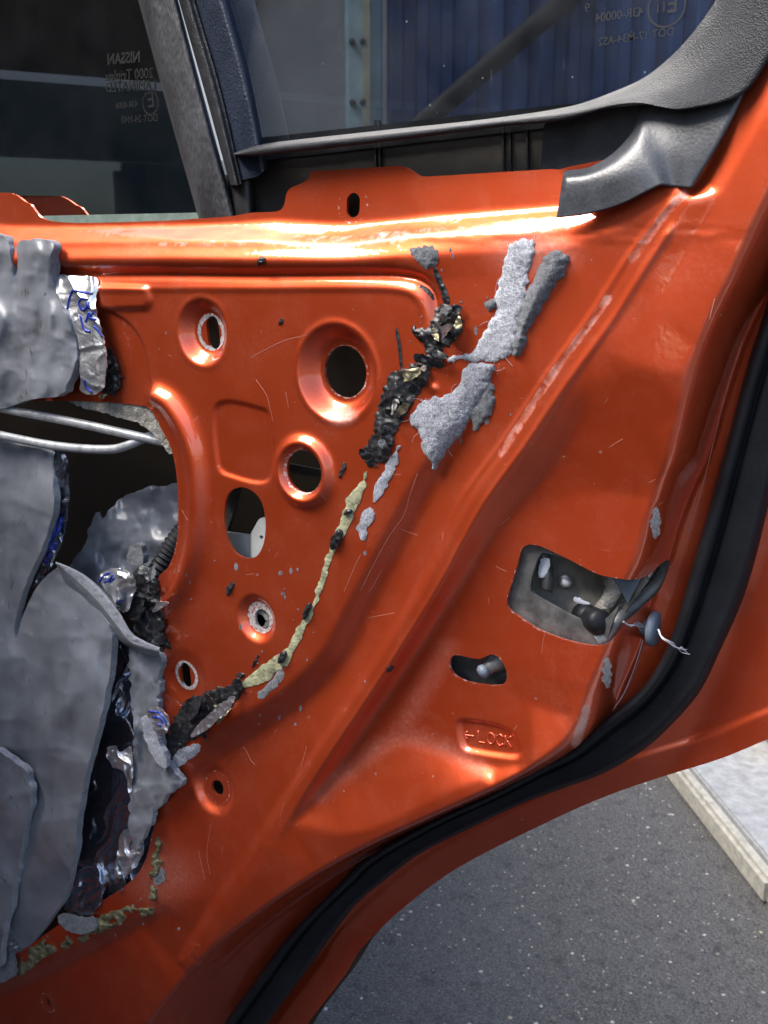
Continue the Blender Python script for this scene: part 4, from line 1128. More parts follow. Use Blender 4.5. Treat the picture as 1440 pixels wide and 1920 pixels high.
# big felt pieces, upper right
fs = dict(step=2, jit=5, js=11, noise=((.8, 40, 'n'), (.35, 14, 'n'), (.2, 5, 'n')))
top_('felt_scrap', [(952, 462), (972, 450), (994, 446), (1002, 460), (997, 487), (989, 530), (982, 570), (972, 612), (966, 650), (950, 674), (915, 678), (889, 678), (863, 671), (838, 679), (850, 668), (876, 665), (893, 652), (910, 612), (931, 588), (929, 545), (944, 506)], M['felt_white'],
     'large pale felt scrap whose upper end is bleached white, near the upper right corner', 'felt scrap', 'felt scraps on the door', lift=.6, bulge=1.4, br=5, thick=1.5, seed=81, **fs)
top_('felt_scrap', [(1036, 468), (1054, 472), (1068, 482), (1055, 515), (1024, 558), (998, 605), (983, 635), (978, 667), (960, 674), (962, 640), (972, 600), (984, 560), (1000, 520), (1012, 495)], M['felt_dark'],
     'dark grey rolled felt leg leaning against the pale felt scrap', 'felt scrap', 'felt scraps on the door', lift=1.5, bulge=4.5, br=12, thick=3, seed=84, **fs)
top_('felt_scrap', [(880, 684), (905, 682), (928, 680), (922, 706), (902, 747), (882, 777), (882, 788), (859, 816), (826, 863), (816, 879), (809, 876), (806, 862), (796, 850), (788, 816), (768, 790), (777, 764), (807, 746), (846, 741), (863, 717), (868, 696)], M['felt'],
     'light grey felt scrap with a pointed lower tip, below the bleached scrap', 'felt scrap', 'felt scraps on the door', lift=1.5, bulge=1.6, br=5, thick=1.5, seed=87, **fs)
top_('felt_scrap', [(918, 700), (927, 738), (923, 776), (903, 790), (894, 811), (884, 810), (886, 790), (874, 772), (898, 742)], M['felt_dark'],
     'small dark felt scrap peeking from behind the pointed felt scrap', 'felt scrap', 'felt scraps on the door', lift=.6, bulge=1.5, br=8, thick=2, seed=90, **fs)
top_('felt_scrap', [(748, 832), (747, 856), (735, 894), (722, 915), (705, 943), (697, 939), (704, 911), (721, 876), (734, 855)], M['felt'], 'long thin felt sliver below the black adhesive clump', 'felt scrap', 'felt scraps on the door', lift=.5, bulge=.8, br=6, thick=1.2, seed=93, **fs)
top_('felt_scrap', [(699, 952), (701, 968), (692, 985), (685, 1013), (673, 1013), (669, 988), (677, 968), (684, 957)], M['felt'], 'short oval felt sliver beside the pale yellow sealant line', 'felt scrap', 'felt scraps on the door', lift=.5, bulge=.8, br=6, thick=1.2, seed=96, **fs)
top_('felt_scrap', [(526, 1252), (534, 1268), (518, 1290), (506, 1300), (488, 1314), (482, 1303), (504, 1280)], M['felt_dark'], 'grey felt smear below the bend of the sealant line', 'felt scrap', 'felt scraps on the door', lift=.2, bulge=.3, br=5, thick=.6, seed=99, **fs)
top_('felt_scrap', [(913, 566), (922, 562), (930, 566), (929, 578), (918, 584), (911, 576)], M['felt_dark'], 'pea sized felt crumb left of the bleached felt scrap', 'felt scrap', 'felt scraps on the door', lift=.5, bulge=2, br=4, thick=1, seed=102, **fs)

def fibres(parent, outline, n, ln_=14, lift=1.5, seed=0, mat='felt_white'):
    r = np.random.RandomState(seed); q = spline(np.array(outline, float), n=200, closed=True); c = q.mean(0); ps = []
    for i in r.randint(0, len(q), n):
        p = q[i]; d = p-c; d = d/np.linalg.norm(d); t = r.randn(2)*.8+d*.9; L_ = ln_*(.4+r.rand())
        pts = [p-t*3, p+t*L_*.4+r.randn(2)*2, p+t*L_*.8+r.randn(2)*3]
        ps.append(SP(spline(np.array(pts), n=8), lift*.6))
    o = tubes('fibres', ps, .00010, M[mat], parent, 4); o['kind'] = 'stuff'
for nm, ol, n_ in FELT_OUT:
    if n_ > 9: fibres(nm, ol, n_, seed=n_)
# foil
FOILH = {}
def foil(outline, mat, label, base, seed, amp=3.5, sc=26, thick=.5, step=2.5, kids=None, **k):
    b0 = base if callable(base) else (lambda x, y: np.full(x.shape, float(base)))
    def wr(x, y):
        wx = x+.7*sc*fbm(x/sc/1.6, y/sc/1.6, seed, 2); wy = y+.7*sc*fbm(x/sc/1.6+9, y/sc/1.6, seed+3, 2)
        return b0(x, y)+amp*fbm(wx/sc, wy/sc/2.2, seed+5, 1, True)+amp*.4*fbm(wx/sc*2.1+wy/sc, wy/sc*1.2, seed+8, 1, True)
    o = sheet('foil_strip', outline, mat, None, base=wr, thick=thick, step=step, jit=2.5, js=8, seed=seed, **k)
    FOILH[o.name] = wr
    return tag(o, label, 'foil', 'torn foil pieces')
f1 = foil([(106, 514), (134, 519), (180, 516), (187, 535), (177, 560), (183, 600), (196, 640), (201, 690), (192, 738), (150, 742), (150, 700), (150, 650), (136, 608), (118, 570), (104, 545)], M['foil'],
          'silver foil with blue lettering sticking out right of the upper mat', lambda x, y: 2+9*(1-np.exp(-np.maximum(y-512, 0)/45))-.06*(x-150), 110, amp=1.6, sc=40)
def printed(parent, strokes, h, r=.0008):
    for st in strokes:
        q = spline(np.array(st, float), n=14)
        tube('blue_print', W(q[:, 0], q[:, 1], FOILH[parent.name](q[:, 0], q[:, 1])+.1), r, M['blue'], parent, 6)
printed(f1, [[(174, 551), (150, 547), (136, 544)], [(136, 544), (130, 560), (126, 580)], [(165, 562), (152, 560), (148, 572), (156, 582), (164, 574), (164, 564), (168, 580)], [(160, 604), (168, 586)], [(164, 594), (180, 600)], [(166, 594), (176, 586)],
             [(150, 592), (154, 606), (158, 618), (170, 622)], [(176, 612), (184, 620), (192, 632)], [(158, 712), (162, 726), (172, 736)]], 6.6, .00085)
foil([(100, 850), (118, 845), (130, 868), (128, 960), (118, 1012), (98, 1062), (66, 1100), (58, 1110), (70, 1080), (90, 1035), (103, 970), (104, 900)], M['foil_dark'], 'narrow dark foil edge along the middle tear of the large mat', 1, 114, amp=2.2, sc=22)
printed(bpy.data.objects['foil_strip.001'], [[(116, 970), (112, 990), (108, 1004)], [(106, 1018), (98, 1030)], [(96, 1040), (84, 1056)], [(110, 960), (106, 985), (96, 1012), (84, 1040)]], 3.6, .0012)
foil([(184, 1078), (204, 1068), (232, 1066), (250, 1078), (256, 1100), (248, 1124), (240, 1146), (228, 1150), (212, 1122), (194, 1104)], M['foil'], 'bright crumpled silver foil with blue marks in front of the opening', 9, 118, amp=3.5, sc=26)
printed(bpy.data.objects['foil_strip.002'], [[(186, 1092), (194, 1080), (206, 1074)], [(196, 1092), (204, 1088), (212, 1078)], [(206, 1092), (214, 1084)], [(220, 1128), (230, 1126)]], 12.5, .0008)
foil([(205, 1215), (240, 1195), (247, 1300), (252, 1400), (262, 1500), (290, 1530), (286, 1600), (250, 1662), (196, 1690), (166, 1722), (118, 1718), (128, 1640), (146, 1500), (172, 1400), (196, 1290)], M['foil_dark'],
     'long crumpled silver foil sheet coloured dark for shade, hanging between the big mat and the upright strip', -3, 122, amp=5, sc=50, step=3)
foil([(196, 1405), (212, 1395), (226, 1415), (246, 1392), (250, 1430), (244, 1500), (236, 1450), (222, 1440), (208, 1440)], M['foil'], 'small bright foil flake on the dark hanging foil', 4, 126, amp=2.5, sc=20)
foil([(226, 1560), (250, 1548), (266, 1570), (270, 1600), (252, 1630), (228, 1650), (212, 1640), (220, 1600)], M['foil'], 'crinkled silver foil corner at the lower right of the hanging foil', 2, 128, amp=2, sc=16)
foil([(272, 1328), (300, 1324), (318, 1346), (316, 1370), (302, 1380), (282, 1362)], M['foil'], 'small foil tab with a blue curl above the pale felt flap', 9, 130, amp=1.2, sc=18)
printed(bpy.data.objects['foil_strip.006'], [[(280, 1334), (296, 1336), (308, 1348), (312, 1360)], [(286, 1344), (298, 1346), (306, 1356)], [(296, 1358), (304, 1362)]], 11.0, .0008)

# black adhesive, tar
M['yellow_foil'] = make_foil('yellowed_foil', (.45, .41, .27), .55, .6)
FLK = ['tar', 'tar', 'felt_dark', 'tar', 'tar', 'tar', 'yellow_foil', 'tar', 'tar', 'felt_dark', 'tar', 'foil']
def tar(outline, label, seed, lift=.5, bulge=2.5, amp=1.8, sc=14, base=None, thick=1.5, step=2.2, mat='tar', jit=4, flakes=0, fsize=16):
    r = np.random.RandomState(seed)
    if flakes:
        o = thing('adhesive_clump', label, 'adhesive', W(*np.mean(np.array(outline, float), 0), 2))
        o['group'] = 'black adhesive clumps'
        sheet('core', outline, M[mat], o, base=base, lift=lift, thick=thick, step=step, bulge=bulge*.35, br=7, noise=((amp*.8, sc*2.4, 'r'), (amp*.2, sc*.5, 'n')), jit=jit*1.5, js=7, seed=seed)
        ol = np.array(outline, float); lo, hi = ol.min(0), ol.max(0); k = 0
        while k < flakes:
            c = lo+r.rand(2)*(hi-lo)
            if sd_poly(c[:1, ], c[1:], ol)[0] < 1: continue
            n = r.randint(5, 8); th0 = r.rand()*6.28
            an = np.sort(r.rand(n))*6.28; el = .45+.55*r.rand(n); asp = .4+.5*r.rand(); S_ = fsize*(.55+.7*r.rand())
            px = S_*el*np.cos(an); py = S_*asp*el*np.sin(an)
            pts = np.stack([c[0]+px*math.cos(th0)-py*math.sin(th0), c[1]+px*math.sin(th0)+py*math.cos(th0)], 1)
            g = r.randn(2)*.11; fd = r.rand()*6.28; fo = r.randn()*.16; h0 = (float(base) if base is not None else float(surf_h(c[:1], c[1:])[0]))+lift+bulge*(.5+.6*r.rand())
            def fn(x, y, h, d, g=g, fd=fd, fo=fo, h0=h0, c=c, sd_=r.randint(999)):
                u = (x-c[0])*math.cos(fd)+(y-c[1])*math.sin(fd)
                return h0+g[0]*(x-c[0])+g[1]*(y-c[1])+fo*np.abs(u)+.8*fbm(x/7, y/7, sd_, 2)
            sheet('flake', pts, M[FLK[k % len(FLK)]], o, base=0, thick=.5, step=2.2, jit=2, js=4, seed=seed+k, fn=fn)
            k += 1
        return o
    o = sheet('adhesive_clump', outline, M[mat], None, base=base, lift=lift, thick=thick, step=step, bulge=bulge, br=7, noise=((amp, sc, 'r'), (amp*.5, sc*.4, 'n')), jit=jit, js=5, seed=seed)
    return tag(o, label, 'adhesive', 'black adhesive clumps')
tar([(764, 465), (790, 462), (820, 461), (820, 493), (811, 500), (801, 508), (790, 495), (777, 485)], 'grey black torn adhesive patch on the belt above the clump', 140, .3, .8, .7, mat='felt_dark')
tar([(810, 502), (818, 500), (828, 525), (840, 549), (844, 570), (832, 572), (828, 550), (818, 528)], 'thin black adhesive tail below the belt patch', 141, .4, 1.0, .8, jit=2)
tar([(782, 532), (800, 538), (816, 556), (814, 566), (804, 552), (790, 542)], 'short black adhesive wisp at the rounded corner of the plate', 142, .3, .6, .5, jit=2)
tar([(818, 571), (842, 569), (861, 581), (868, 616), (848, 640), (830, 657), (826, 678), (805, 676), (796, 652), (778, 631), (764, 610), (781, 614), (800, 616), (811, 600)], 'ragged black adhesive clump with yellow foil bits at its top', 143, .6, 4.5, 2.4, 16, flakes=11, fsize=30)
tar([(732, 697), (762, 693), (790, 672), (811, 678), (800, 713), (790, 739), (777, 747), (756, 786), (740, 807), (738, 825), (726, 866), (708, 866), (700, 880), (678, 863), (687, 833), (704, 807), (697, 790), (715, 751), (717, 728)],
    'long glossy black adhesive clump running down between the round hole and the felt', 144, .6, 4.0, 2.6, 18, flakes=14, fsize=32)
tar([(740, 615), (745, 614), (752, 650), (755, 694), (750, 694), (746, 652)], 'thin black adhesive sliver beside the large round hole', 145, .4, .8, .3, jit=.5)
tar([(328, 1343), (342, 1324), (358, 1310), (394, 1294), (435, 1284), (462, 1291), (446, 1311), (415, 1346), (383, 1374), (352, 1390), (331, 1398), (312, 1418), (302, 1412), (317, 1381), (324, 1360)], 'black adhesive lump with ribbed foil at the lower end of the sealant line', 146, .6, 4.5, 2.4, 22, flakes=7, fsize=34)
tar([(190, 655), (204, 650), (214, 672), (224, 700), (224, 730), (206, 742), (192, 744), (186, 720), (196, 690)], 'black crumbly adhesive clump below the lettered foil', 147, 2.5, 3, 2, 12, flakes=9, fsize=12)
tar([(250, 1062), (282, 1064), (294, 1100), (304, 1140), (308, 1205), (300, 1216), (262, 1196), (240, 1150), (246, 1110)], 'tangled black adhesive and foil wad beside the opening rim', 148, 1, 6, 3.5, 15, base=3, flakes=14, fsize=26)
tar([(294, 1190), (306, 1205), (306, 1270), (298, 1320), (294, 1260)], 'black adhesive edge behind the upright insulation strip', 149, 1, 2, 2, 12, base=0)
tar([(312, 1400), (330, 1392), (352, 1392), (330, 1410), (318, 1432), (308, 1420)], 'thin black adhesive foot beside the pale felt flap', 150, .6, 1.5, 1.5, 10)
for k, (x, y, a, b, lab) in enumerate([(651, 960, 7, 6, 'uppermost black adhesive bead on the sealant line'), (629, 1012, 9, 19, 'largest black adhesive bead on the sealant line'), (574, 1146, 6, 15, 'slim black adhesive bead half way down the sealant line'),
                                     (528, 1234, 7, 12, 'black adhesive bead at the bend of the sealant line'), (489, 491, 8, 10, 'black adhesive crumb on the belt bead above the flat plate'), (432, 1103, 6, 14, 'small dark adhesive fleck below the oval hole'),
                                     (730, 1255, 6, 5, 'tiny dark adhesive fleck in the dark band beside the ridge'), (641, 882, 4, 14, 'thin dark fleck right of the lower round hole'), (478, 1240, 4, 12, 'dark curled fleck left of the sealant bend'),
                                     (450, 1267, 7, 5, 'dark fleck left of the lower sealant end'), (525, 604, 3, 8, 'dark speck left of the large round hole')]):
    th_ = np.linspace(0, 2*np.pi, 12, endpoint=False)
    tar([(x+a*math.cos(t)+.35*b*math.sin(t), y-b*math.sin(t)) for t in th_], lab, 160+k, .5 if k > 3 else 2.2, 1.4 if k > 3 else 2.5, .8, 8, step=1.8, jit=3)
# ribbed foil and yellow bits in the clumps
foil([(352, 1388), (369, 1360), (401, 1329), (438, 1302), (443, 1311), (415, 1346), (380, 1374)], M['foil'], 'ribbed pale foil under the black lump at the sealant end', lambda x, y: surf_h(x, y)+6.2, 170, amp=.6, sc=7, step=2)
foil([(764, 693), (790, 688), (788, 704), (772, 712), (754, 716), (748, 700)], M['yellow_foil'], 'yellowed foil flake on top of the long black clump', lambda x, y: surf_h(x, y)+5.4, 172, amp=1.2, sc=14, step=2)
foil([(852, 588), (862, 592), (866, 612), (856, 620), (846, 606)], M['yellow_foil'], 'small curled yellowed foil on the ragged black clump', lambda x, y: surf_h(x, y)+6.5, 173, amp=1.2, sc=12, step=2)

# sealant
seal_l = sheet('sealant_bead', [(689, 881), (682, 925), (658, 975), (622, 1044), (598, 1127), (546, 1234), (534, 1250), (512, 1268), (487, 1285), (462, 1290), (440, 1294), (436, 1290), (453, 1277), (495, 1245), (534, 1222), (555, 1180), (583, 1138), (600, 1079),
      (618, 1027), (645, 957), (652, 930), (676, 908), (684, 888)], M['sealant'], None, lift=.4, thick=.8, step=2, bulge=.25, br=3, noise=((.2, 14, 'n'),), jit=4, js=12, seed=180)
tag(seal_l, 'pale yellow dried sealant line with a bend, running down the flat plate', 'sealant')
gl_ = sheet('glue_residue', [(30, 1806), (80, 1762), (130, 1745), (190, 1720), (232, 1700), (270, 1690), (284, 1640), (290, 1592), (302, 1556), (298, 1640), (290, 1690), (286, 1716), (238, 1714), (220, 1736), (180, 1750), (120, 1778), (70, 1802), (45, 1824), (30, 1828)],
      M['glue'], None, base=lambda x, y: np.maximum(surf_h(x, y), -3)+.8, thick=2, step=2, bulge=1, br=5, noise=((1.8, 9, 'r'),), jit=8, js=9, seed=190, fn=lambda x, y, h, d: h-4*smooth(.2, .5, fbm(x/16, y/16, 77, 2)))
tag(gl_, 'crusty olive glue left along the bottom rim of the door opening', 'glue')

# scratches: parts of the panel
def scratch(pts, r=.00009, parent=inner):
    q = spline(np.array(pts, float), step=4); P = SP(q, .02); P = P-np.array([0, .00004, 0])
    tube('scratch', P, r, M['pale'], parent, 5)
for s in [[(783, 888), (768, 930), (758, 965), (730, 1005), (700, 1060), (676, 1108)], [(676, 1040), (664, 1065), (645, 1110)], [(716, 1068), (700, 1098), (690, 1112)], [(450, 1405), (458, 1402), (470, 1425), (478, 1434)],
          [(480, 712), (500, 742), (512, 790)], [(536, 735), (541, 765)], [(575, 1400), (564, 1440)], [(1206, 1212), (1190, 1262), (1160, 1320)], [(470, 670), (530, 640), (575, 628)], [(600, 925), (612, 938)], [(395, 1545), (388, 1600), (394, 1640)],
          [(372, 1595), (384, 1650)], [(950, 1072), (930, 1062)]]:
    scratch(s)
for s in [[(1392, 640), (1360, 740), (1320, 900), (1290, 1000)], [(1340, 560), (1330, 600)]]:
    scratch(s, .00014)
r_ = np.random.RandomState(77)
def on_panel(n, lo=(20, 560), hi=(1290, 1900)):
    out = []
    while len(out) < n:
        p = np.array([r_.uniform(lo[0], hi[0]), r_.uniform(lo[1], hi[1])])
        P = W(p[0], p[1], float(surf_h(p[:1], p[1:])[0]))
        j = int((P[2]-z_ax[0])/ST); i = int((P[0]-s_ax[0])/ST)
        if 0 <= i < NX and 0 <= j < NY and keep[j, i] > 12 and sdE[j, i] < .02: out.append(p)
    return out
ps = []
for p in on_panel(60):
    L_ = r_.uniform(3, 16) if r_.rand() < .8 else r_.uniform(20, 60); a_ = r_.normal(1.1, .7); d_ = np.array([math.cos(a_), -math.sin(a_)])
    ps.append(SP(spline([p-d_*L_/2, p+r_.randn(2)*L_*.03, p+d_*L_/2], n=7), .02))
o_f = tubes('fine_scratches', ps, .00007, M['pale'], inner, 4); o_f['kind'] = 'stuff'
VV, FF = [], []
for p in on_panel(14)+on_panel(22, (330, 1000), (600, 1180))+on_panel(14, (480, 1200), (580, 1380))+on_panel(26, (760, 460), (940, 860)):
    n_ = r_.randint(5, 8); rr_ = r_.gamma(1.6, .7)+.6; an = np.linspace(0, 2*np.pi, n_, endpoint=False)+r_.rand(n_)*.5; st = 1+r_.rand()*1.6
    q = np.stack([p[0]+rr_*np.cos(an)*(.6+.6*r_.rand(n_)), p[1]+st*rr_*np.sin(an)*(.6+.6*r_.rand(n_))], 1)
    V = SP(np.vstack([q, p[None]]), .1); V[-1] -= np.array([0, .0003, 0]); o0 = sum(len(v) for v in VV)
    VV.append(V); FF += [[o0+i, o0+(i+1) % n_, o0+n_] for i in range(n_)]
o_f = link('grime_flecks', build_mesh('grime_flecks', np.vstack(VV), FF, M['felt_dark']), inner); o_f['kind'] = 'stuff'

# ------------------------------------------------------------------ ground, plinth, buildings beyond
def asphalt():
    m, nt, N, L, P = newmat('asphalt')
    v = geo_pos(nt)
    def vor(sc):
        o = N.new('ShaderNodeTexVoronoi'); o.inputs['Scale'].default_value = sc; L.new(v, o.inputs['Vector'])
        q = N.new('ShaderNodeSeparateColor'); L.new(o.outputs['Color'], q.inputs[0]); return o, q
    n1 = noise_node(nt, 4, 5, .65, v); n2 = noise_node(nt, 300, 5, .8, v); n3 = noise_node(nt, 28, 4, .65, v)
    base = ramp(nt, n2.outputs[0], [(.36, (.02, .019, .018)), (.5, (.088, .084, .080)), (.64, (.235, .226, .215))]).outputs[0]
    v1, q1 = vor(95); v2, q2 = vor(170); v3, q3 = vor(330)
    c = base
    for vv, qq, big, stops in ((v3, q3, .55, [(0, (.02, .02, .022)), (.5, (.112, .107, .104)), (.85, (.16, .155, .155)), (1, (.30, .27, .23))]),
                          (v2, q2, .50, [(0, (.018, .018, .02)), (.45, (.103, .098, .095)), (.8, (.15, .147, .15)), (1, (.20, .18, .155))]),
                          (v1, q1, .48, [(0, (.035, .035, .038)), (.5, (.092, .088, .085)), (.9, (.14, .138, .14)), (1, (.20, .18, .15))])):
        st = ramp(nt, qq.outputs[1], stops).outputs[0]
        mk = mathn(nt, 'LESS_THAN', vv.outputs['Distance'], mathn(nt, 'MULTIPLY', qq.outputs[0], big))
        c = mixc(nt, mathn(nt, 'MULTIPLY', mk, .75), c, st)
    for vv, qq, th, rad in ((v3, q3, .995, .30), (v2, q2, .9955, .20)):
        gr = mathn(nt, 'MULTIPLY', mathn(nt, 'GREATER_THAN', qq.outputs[2], th), mathn(nt, 'LESS_THAN', vv.outputs['Distance'], mathn(nt, 'MULTIPLY_ADD', qq.outputs[1], rad*.6)))
        nt.nodes[-2].inputs[2].default_value = rad*.4
        c = mixc(nt, gr, c, mixc(nt, qq.outputs[0], (.62, .60, .58), (.50, .40, .28)))
    c = mixc(nt, ramp(nt, n1.outputs[0], [(.45, (0, 0, 0)), (.75, (.40, .40, .40))]).outputs[0], c, (.12, .118, .125))
    c = mixc(nt, ramp(nt, n3.outputs[0], [(.32, (.5, .5, .5)), (.46, (0, 0, 0))]).outputs[0], c, (.02, .02, .021))
    L.new(c, P.inputs['Base Color']); P.inputs['Roughness'].default_value = .75
    hgt = mathn(nt, 'ADD', n2.outputs[0], mathn(nt, 'MULTIPLY', mathn(nt, 'SUBTRACT', .5, v2.outputs['Distance']), .9))
    L.new(bump(nt, hgt, .9, .004), P.inputs['Normal'])
    return m
def box_mesh(name, size, mat, bev=.0):
    import bmesh
    bm = bmesh.new(); bmesh.ops.create_cube(bm, size=1)
    bmesh.ops.scale(bm, vec=Vector(size), verts=bm.verts)
    if bev: bmesh.ops.bevel(bm, geom=list(bm.edges), offset=bev, segments=2, affect='EDGES')
    me = bpy.data.meshes.new(name); bm.to_mesh(me); bm.free(); me.materials.append(mat)
    return me
def place(name, me, loc, rz=0, parent=None):
    o = bpy.data.objects.new(name, me); scene.collection.objects.link(o)
    o.location = Vector([float(c) for c in loc]); o.rotation_euler.z = rz
    if parent: o.parent = parent
    return o
gm = build_mesh('ground', np.array([(-60, -60, 0), (60, -60, 0), (60, 60, 0), (-60, 60, 0)], float), [[0, 1, 2, 3]], asphalt(), smooth_all=False)
g = bpy.data.objects.new('ground', gm); scene.collection.objects.link(g)
tag(g, 'dark grey asphalt with pale grit beneath the door', 'ground', kind='structure')

# the car this door hangs on: its side stands behind the camera to the left, door opening dark; added out of view for reflections and shade
th_o = math.radians(62)
bd = np.array([math.cos(th_o), -math.sin(th_o), 0]); bn = np.array([-math.sin(th_o), -math.cos(th_o), 0])    # along the side to the rear, and into the car
HG = np.array([-.80, -.02, 0])
car = thing('unseen_car', 'side of the orange car with its dark open doorway, unseen behind the viewer, added for reflections and shade', 'car', HG)
carang = math.atan2(bd[1], bd[0])
def cbox(name, a0, a1, d0, d1, z0, z1, mat, bev=.01):
    c = bd*(a0+a1)/2+bn*(d0+d1)/2+np.array([0, 0, (z0+z1)/2])
    place(name, box_mesh(name, (a1-a0, abs(d1-d0), z1-z0), mat, bev), c, carang, car)
fab = simple('dark_fabric', (.035, .036, .04), .9, 0, .3, 60)
cbox('sill', -1.0, 2.6, -.02, .10, .22, .42, M['paint_plain'], .03)
cbox('roof', -1.0, 2.6, .05, 1.45, 1.535, 1.57, M['paint_plain'], .015)
cbox('roof_rail', -1.0, 2.6, .02, .14, 1.44, 1.53, M['black'], .02)
cbox('centre_pillar', -.16, -.02, .0, .12, .425, 1.435, M['black'], .02)
cbox('rear_wing', .98, 2.6, -.02, .10, .425, 1.0, M['paint_plain'], .04)
cbox('rear_pillar', 1.05, 1.5, .02, .12, 1.005, 1.435, M['black'], .03)
cbox('front_door', -1.2, -.17, -.03, .09, .425, 1.02, M['paint_plain'], .04)
cbox('cabin_floor', -1.0, 2.6, .105, 1.45, .30, .36, fab)
cbox('far_side', -1.0, 2.6, 1.38, 1.46, .365, 1.0, fab)
c_ = bd*.8+bn*1.42+np.array([0, 0, 1.245])
place('far_window', box_mesh('far_window', (3.6, .006, .48), M['glass_green']), c_, carang, car)
place('sky_blocker', box_mesh('sky_blocker', (9, .3, 5), simple('blocker_wall', (.16, .15, .14), .9)), bd*.8+bn*3.2+np.array([0, 0, 2.3]), carang, car)  # unseen wall added to keep bright sky out of the pane's reflection
cbox('headliner', -1.0, 2.6, .145, 1.40, 1.50, 1.53, simple('headliner', (.14, .135, .125), .95))
cbox('rear_seat', .45, 1.0, .15, 1.36, .365, .62, fab, .05)
cbox('seat_back', .95, 1.15, .15, 1.36, .50, 1.12, fab, .05)
cbox('front_seat', -.35, -.18, .2, .72, .5, 1.15, fab, .06)

# concrete plinth beyond the door: near bottom edge through two ground points
A = Gd(1245, 1455); B = Gd(1440, 1711)
dirv = (B-A)/np.linalg.norm(B-A); ang = math.atan2(dirv[1], dirv[0])
nv = np.array([-dirv[1], dirv[0], 0])
if nv[1] < 0: nv = -nv
concrete = simple('concrete', (.27, .275, .28), .8, 0, .3, 40, .5, 260, bdist=.003)
conc_edge = simple('kerb_cream', (.34, .325, .28), .8, 0, .3, 60, .5, 300, bdist=.003)
plinth = thing('concrete_plinth', 'pale concrete plinth with a cream kerb edge beyond the wheel arch', 'plinth', A)
HK = .05
for k, (t0, t1) in enumerate([(-3.0, .486), (.492, 2.2)]):
    c = A+dirv*(t0+t1)/2
    place('kerb_block', box_mesh('kerb_block', (t1-t0, .03, HK), conc_edge, .008), c+nv*.015+np.array([0, 0, HK/2])-A, ang, plinth)
place('slab', box_mesh('slab', (5.2, 1.3, HK+.003), concrete, .004), A+dirv*(-.4)+nv*(.033+.65)+np.array([0, 0, (HK+.003)/2])-A, ang, plinth)
yb = Gd(1462, 1400, HK+.003)
yel = place('yellow_bucket', box_mesh('yellow_bucket', (.16, .16, .14), simple('yellow_plastic', (.62, .36, .02), .45), .02), yb+nv*.05+np.array([0, 0, .07]), ang)
tag(yel, 'yellow plastic tub standing on the concrete plinth', 'tub')

# buildings seen through the panes
hd = math.radians(30)
fw = np.array([-math.sin(hd), math.cos(hd), 0]); rt = np.array([math.cos(hd), math.sin(hd), 0])
def corr(name, w, hgt, mat, pitch=.10, amp=.022):
    n = int(w/pitch*8); x = np.linspace(-w/2, w/2, n); t = (x/pitch) % 1
    y = amp*(smooth(.12, .28, t)-smooth(.62, .78, t))
    V = np.vstack([np.stack([x, -y, 0*x], 1), np.stack([x, -y, 0*x+hgt], 1)])
    return build_mesh(name, V, [[i, i+1, i+1+n, i+n] for i in range(n-1)], mat, smooth_all=False)
def wall_at(px, dist):
    v = DV+RV*((px-720)/FPX); v = v/np.linalg.norm(v[:2]); return np.array([CAM[0]+v[0]*dist, CAM[1]+v[1]*dist, 0])
shed = thing('blue_shed', 'blue corrugated metal shed wall seen through the larger window pane', 'shed', (0, 0, 0))
xl = wall_at(716, 4.6)
blue = simple('blue_cladding', (.07, .14, .33), .4, .1, .35, 5)
wm = corr('cladding', 9.0, 6.5, blue)  # width and height beyond view extended to block sky light
place('cladding', wm, xl+rt*4.52, hd, shed)
place('base_rail', box_mesh('base_rail', (9.0, .06, .18), simple('rail', (.05, .06, .08))), xl+rt*4.52-fw*.05+np.array([0, 0, .09]), hd, shed)
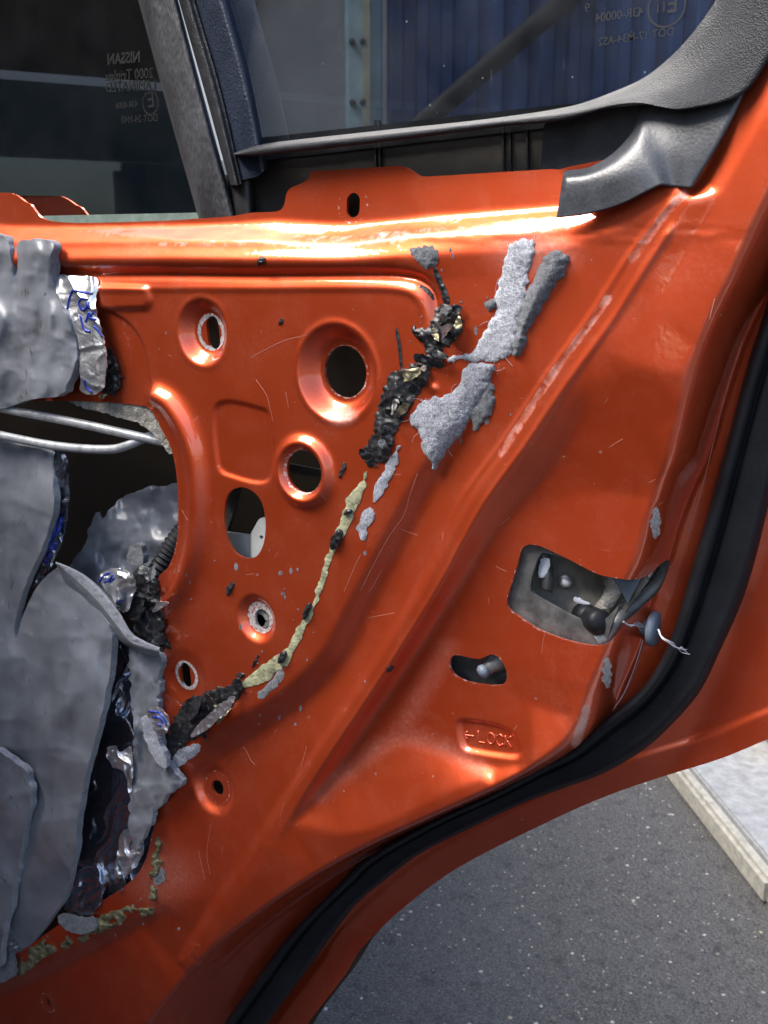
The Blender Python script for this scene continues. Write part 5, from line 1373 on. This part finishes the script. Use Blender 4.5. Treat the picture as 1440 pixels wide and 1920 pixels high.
bld = thing('grey_building', 'plain grey rendered building wall behind the window pillar', 'building', (0, 0, 0))
place('rendered_wall', box_mesh('rendered_wall', (7, .3, 6.5), simple('render_grey', (.62, .61, .56), .85, 0, .12, 4)), wall_at(690, 5.2)-rt*3.4+fw*.2+np.array([0, 0, 3.25]), hd, bld)  # wall raised beyond view to cut sky fill
place('lower_band', box_mesh('lower_band', (7, .06, .6), simple('render_dark', (.30, .31, .30), .85)), wall_at(690, 5.2)-rt*3.4+fw*.02+np.array([0, 0, 1.25]), hd, bld)
col_c = (wall_at(656, 4.5)+wall_at(716, 4.5))/2
pw = np.linalg.norm(wall_at(716, 4.5)-wall_at(656, 4.5))
pill = thing('steel_column', 'pale turquoise steel column with bolt heads between grey wall and blue shed', 'column', col_c)
place('post', box_mesh('post', (pw, .14, 3.6), simple('turquoise', (.60, .80, .80), .5, 0, .2, 10), .015), (0, 0, 1.8), hd, pill)
place('highlight_strip', box_mesh('highlight_strip', (pw*.22, .02, 3.6), simple('cream_highlight', (.80, .70, .45), .6, 0, .4, 12)), -fw*.085+rt*pw*.12+np.array([0, 0, 1.8]), hd, pill)  # cream highlight on the column, put in as a coloured strip
for zz in (1.25, 1.47, 1.69, 1.91, 2.13):
    for xx in (-.28, .02):
        P_ = -fw*.10+rt*pw*xx+np.array([0, 0, zz])
        V, F = tube_mesh([P_+fw*.03, P_], .012, 10)
        link('bolt', build_mesh('bolt', V+col_c, F, M['black']), pill)
pol = tube('diagonal_band', [at_dist(770, 262, 4.1), at_dist(900, 150, 4.1), at_dist(1060, 0, 4.15), at_dist(1200, -130, 4.2)], .022, M['brown'])  # pole shape put in for a dark diagonal band in the pane
V, F = tube_mesh([np.array(wall_at(640, 4.0)), at_dist(770, 250, 4.1), at_dist(1060, 0, 4.15), at_dist(1240, -170, 4.2)], .042, 12)
pol.data = build_mesh('diagonal_band', V, F, simple('dark_pole', (.03, .026, .022), .7)); pol.location = (0, 0, 0)
tag(pol, 'dark pole put in for the diagonal band across the blue shed', 'pole')
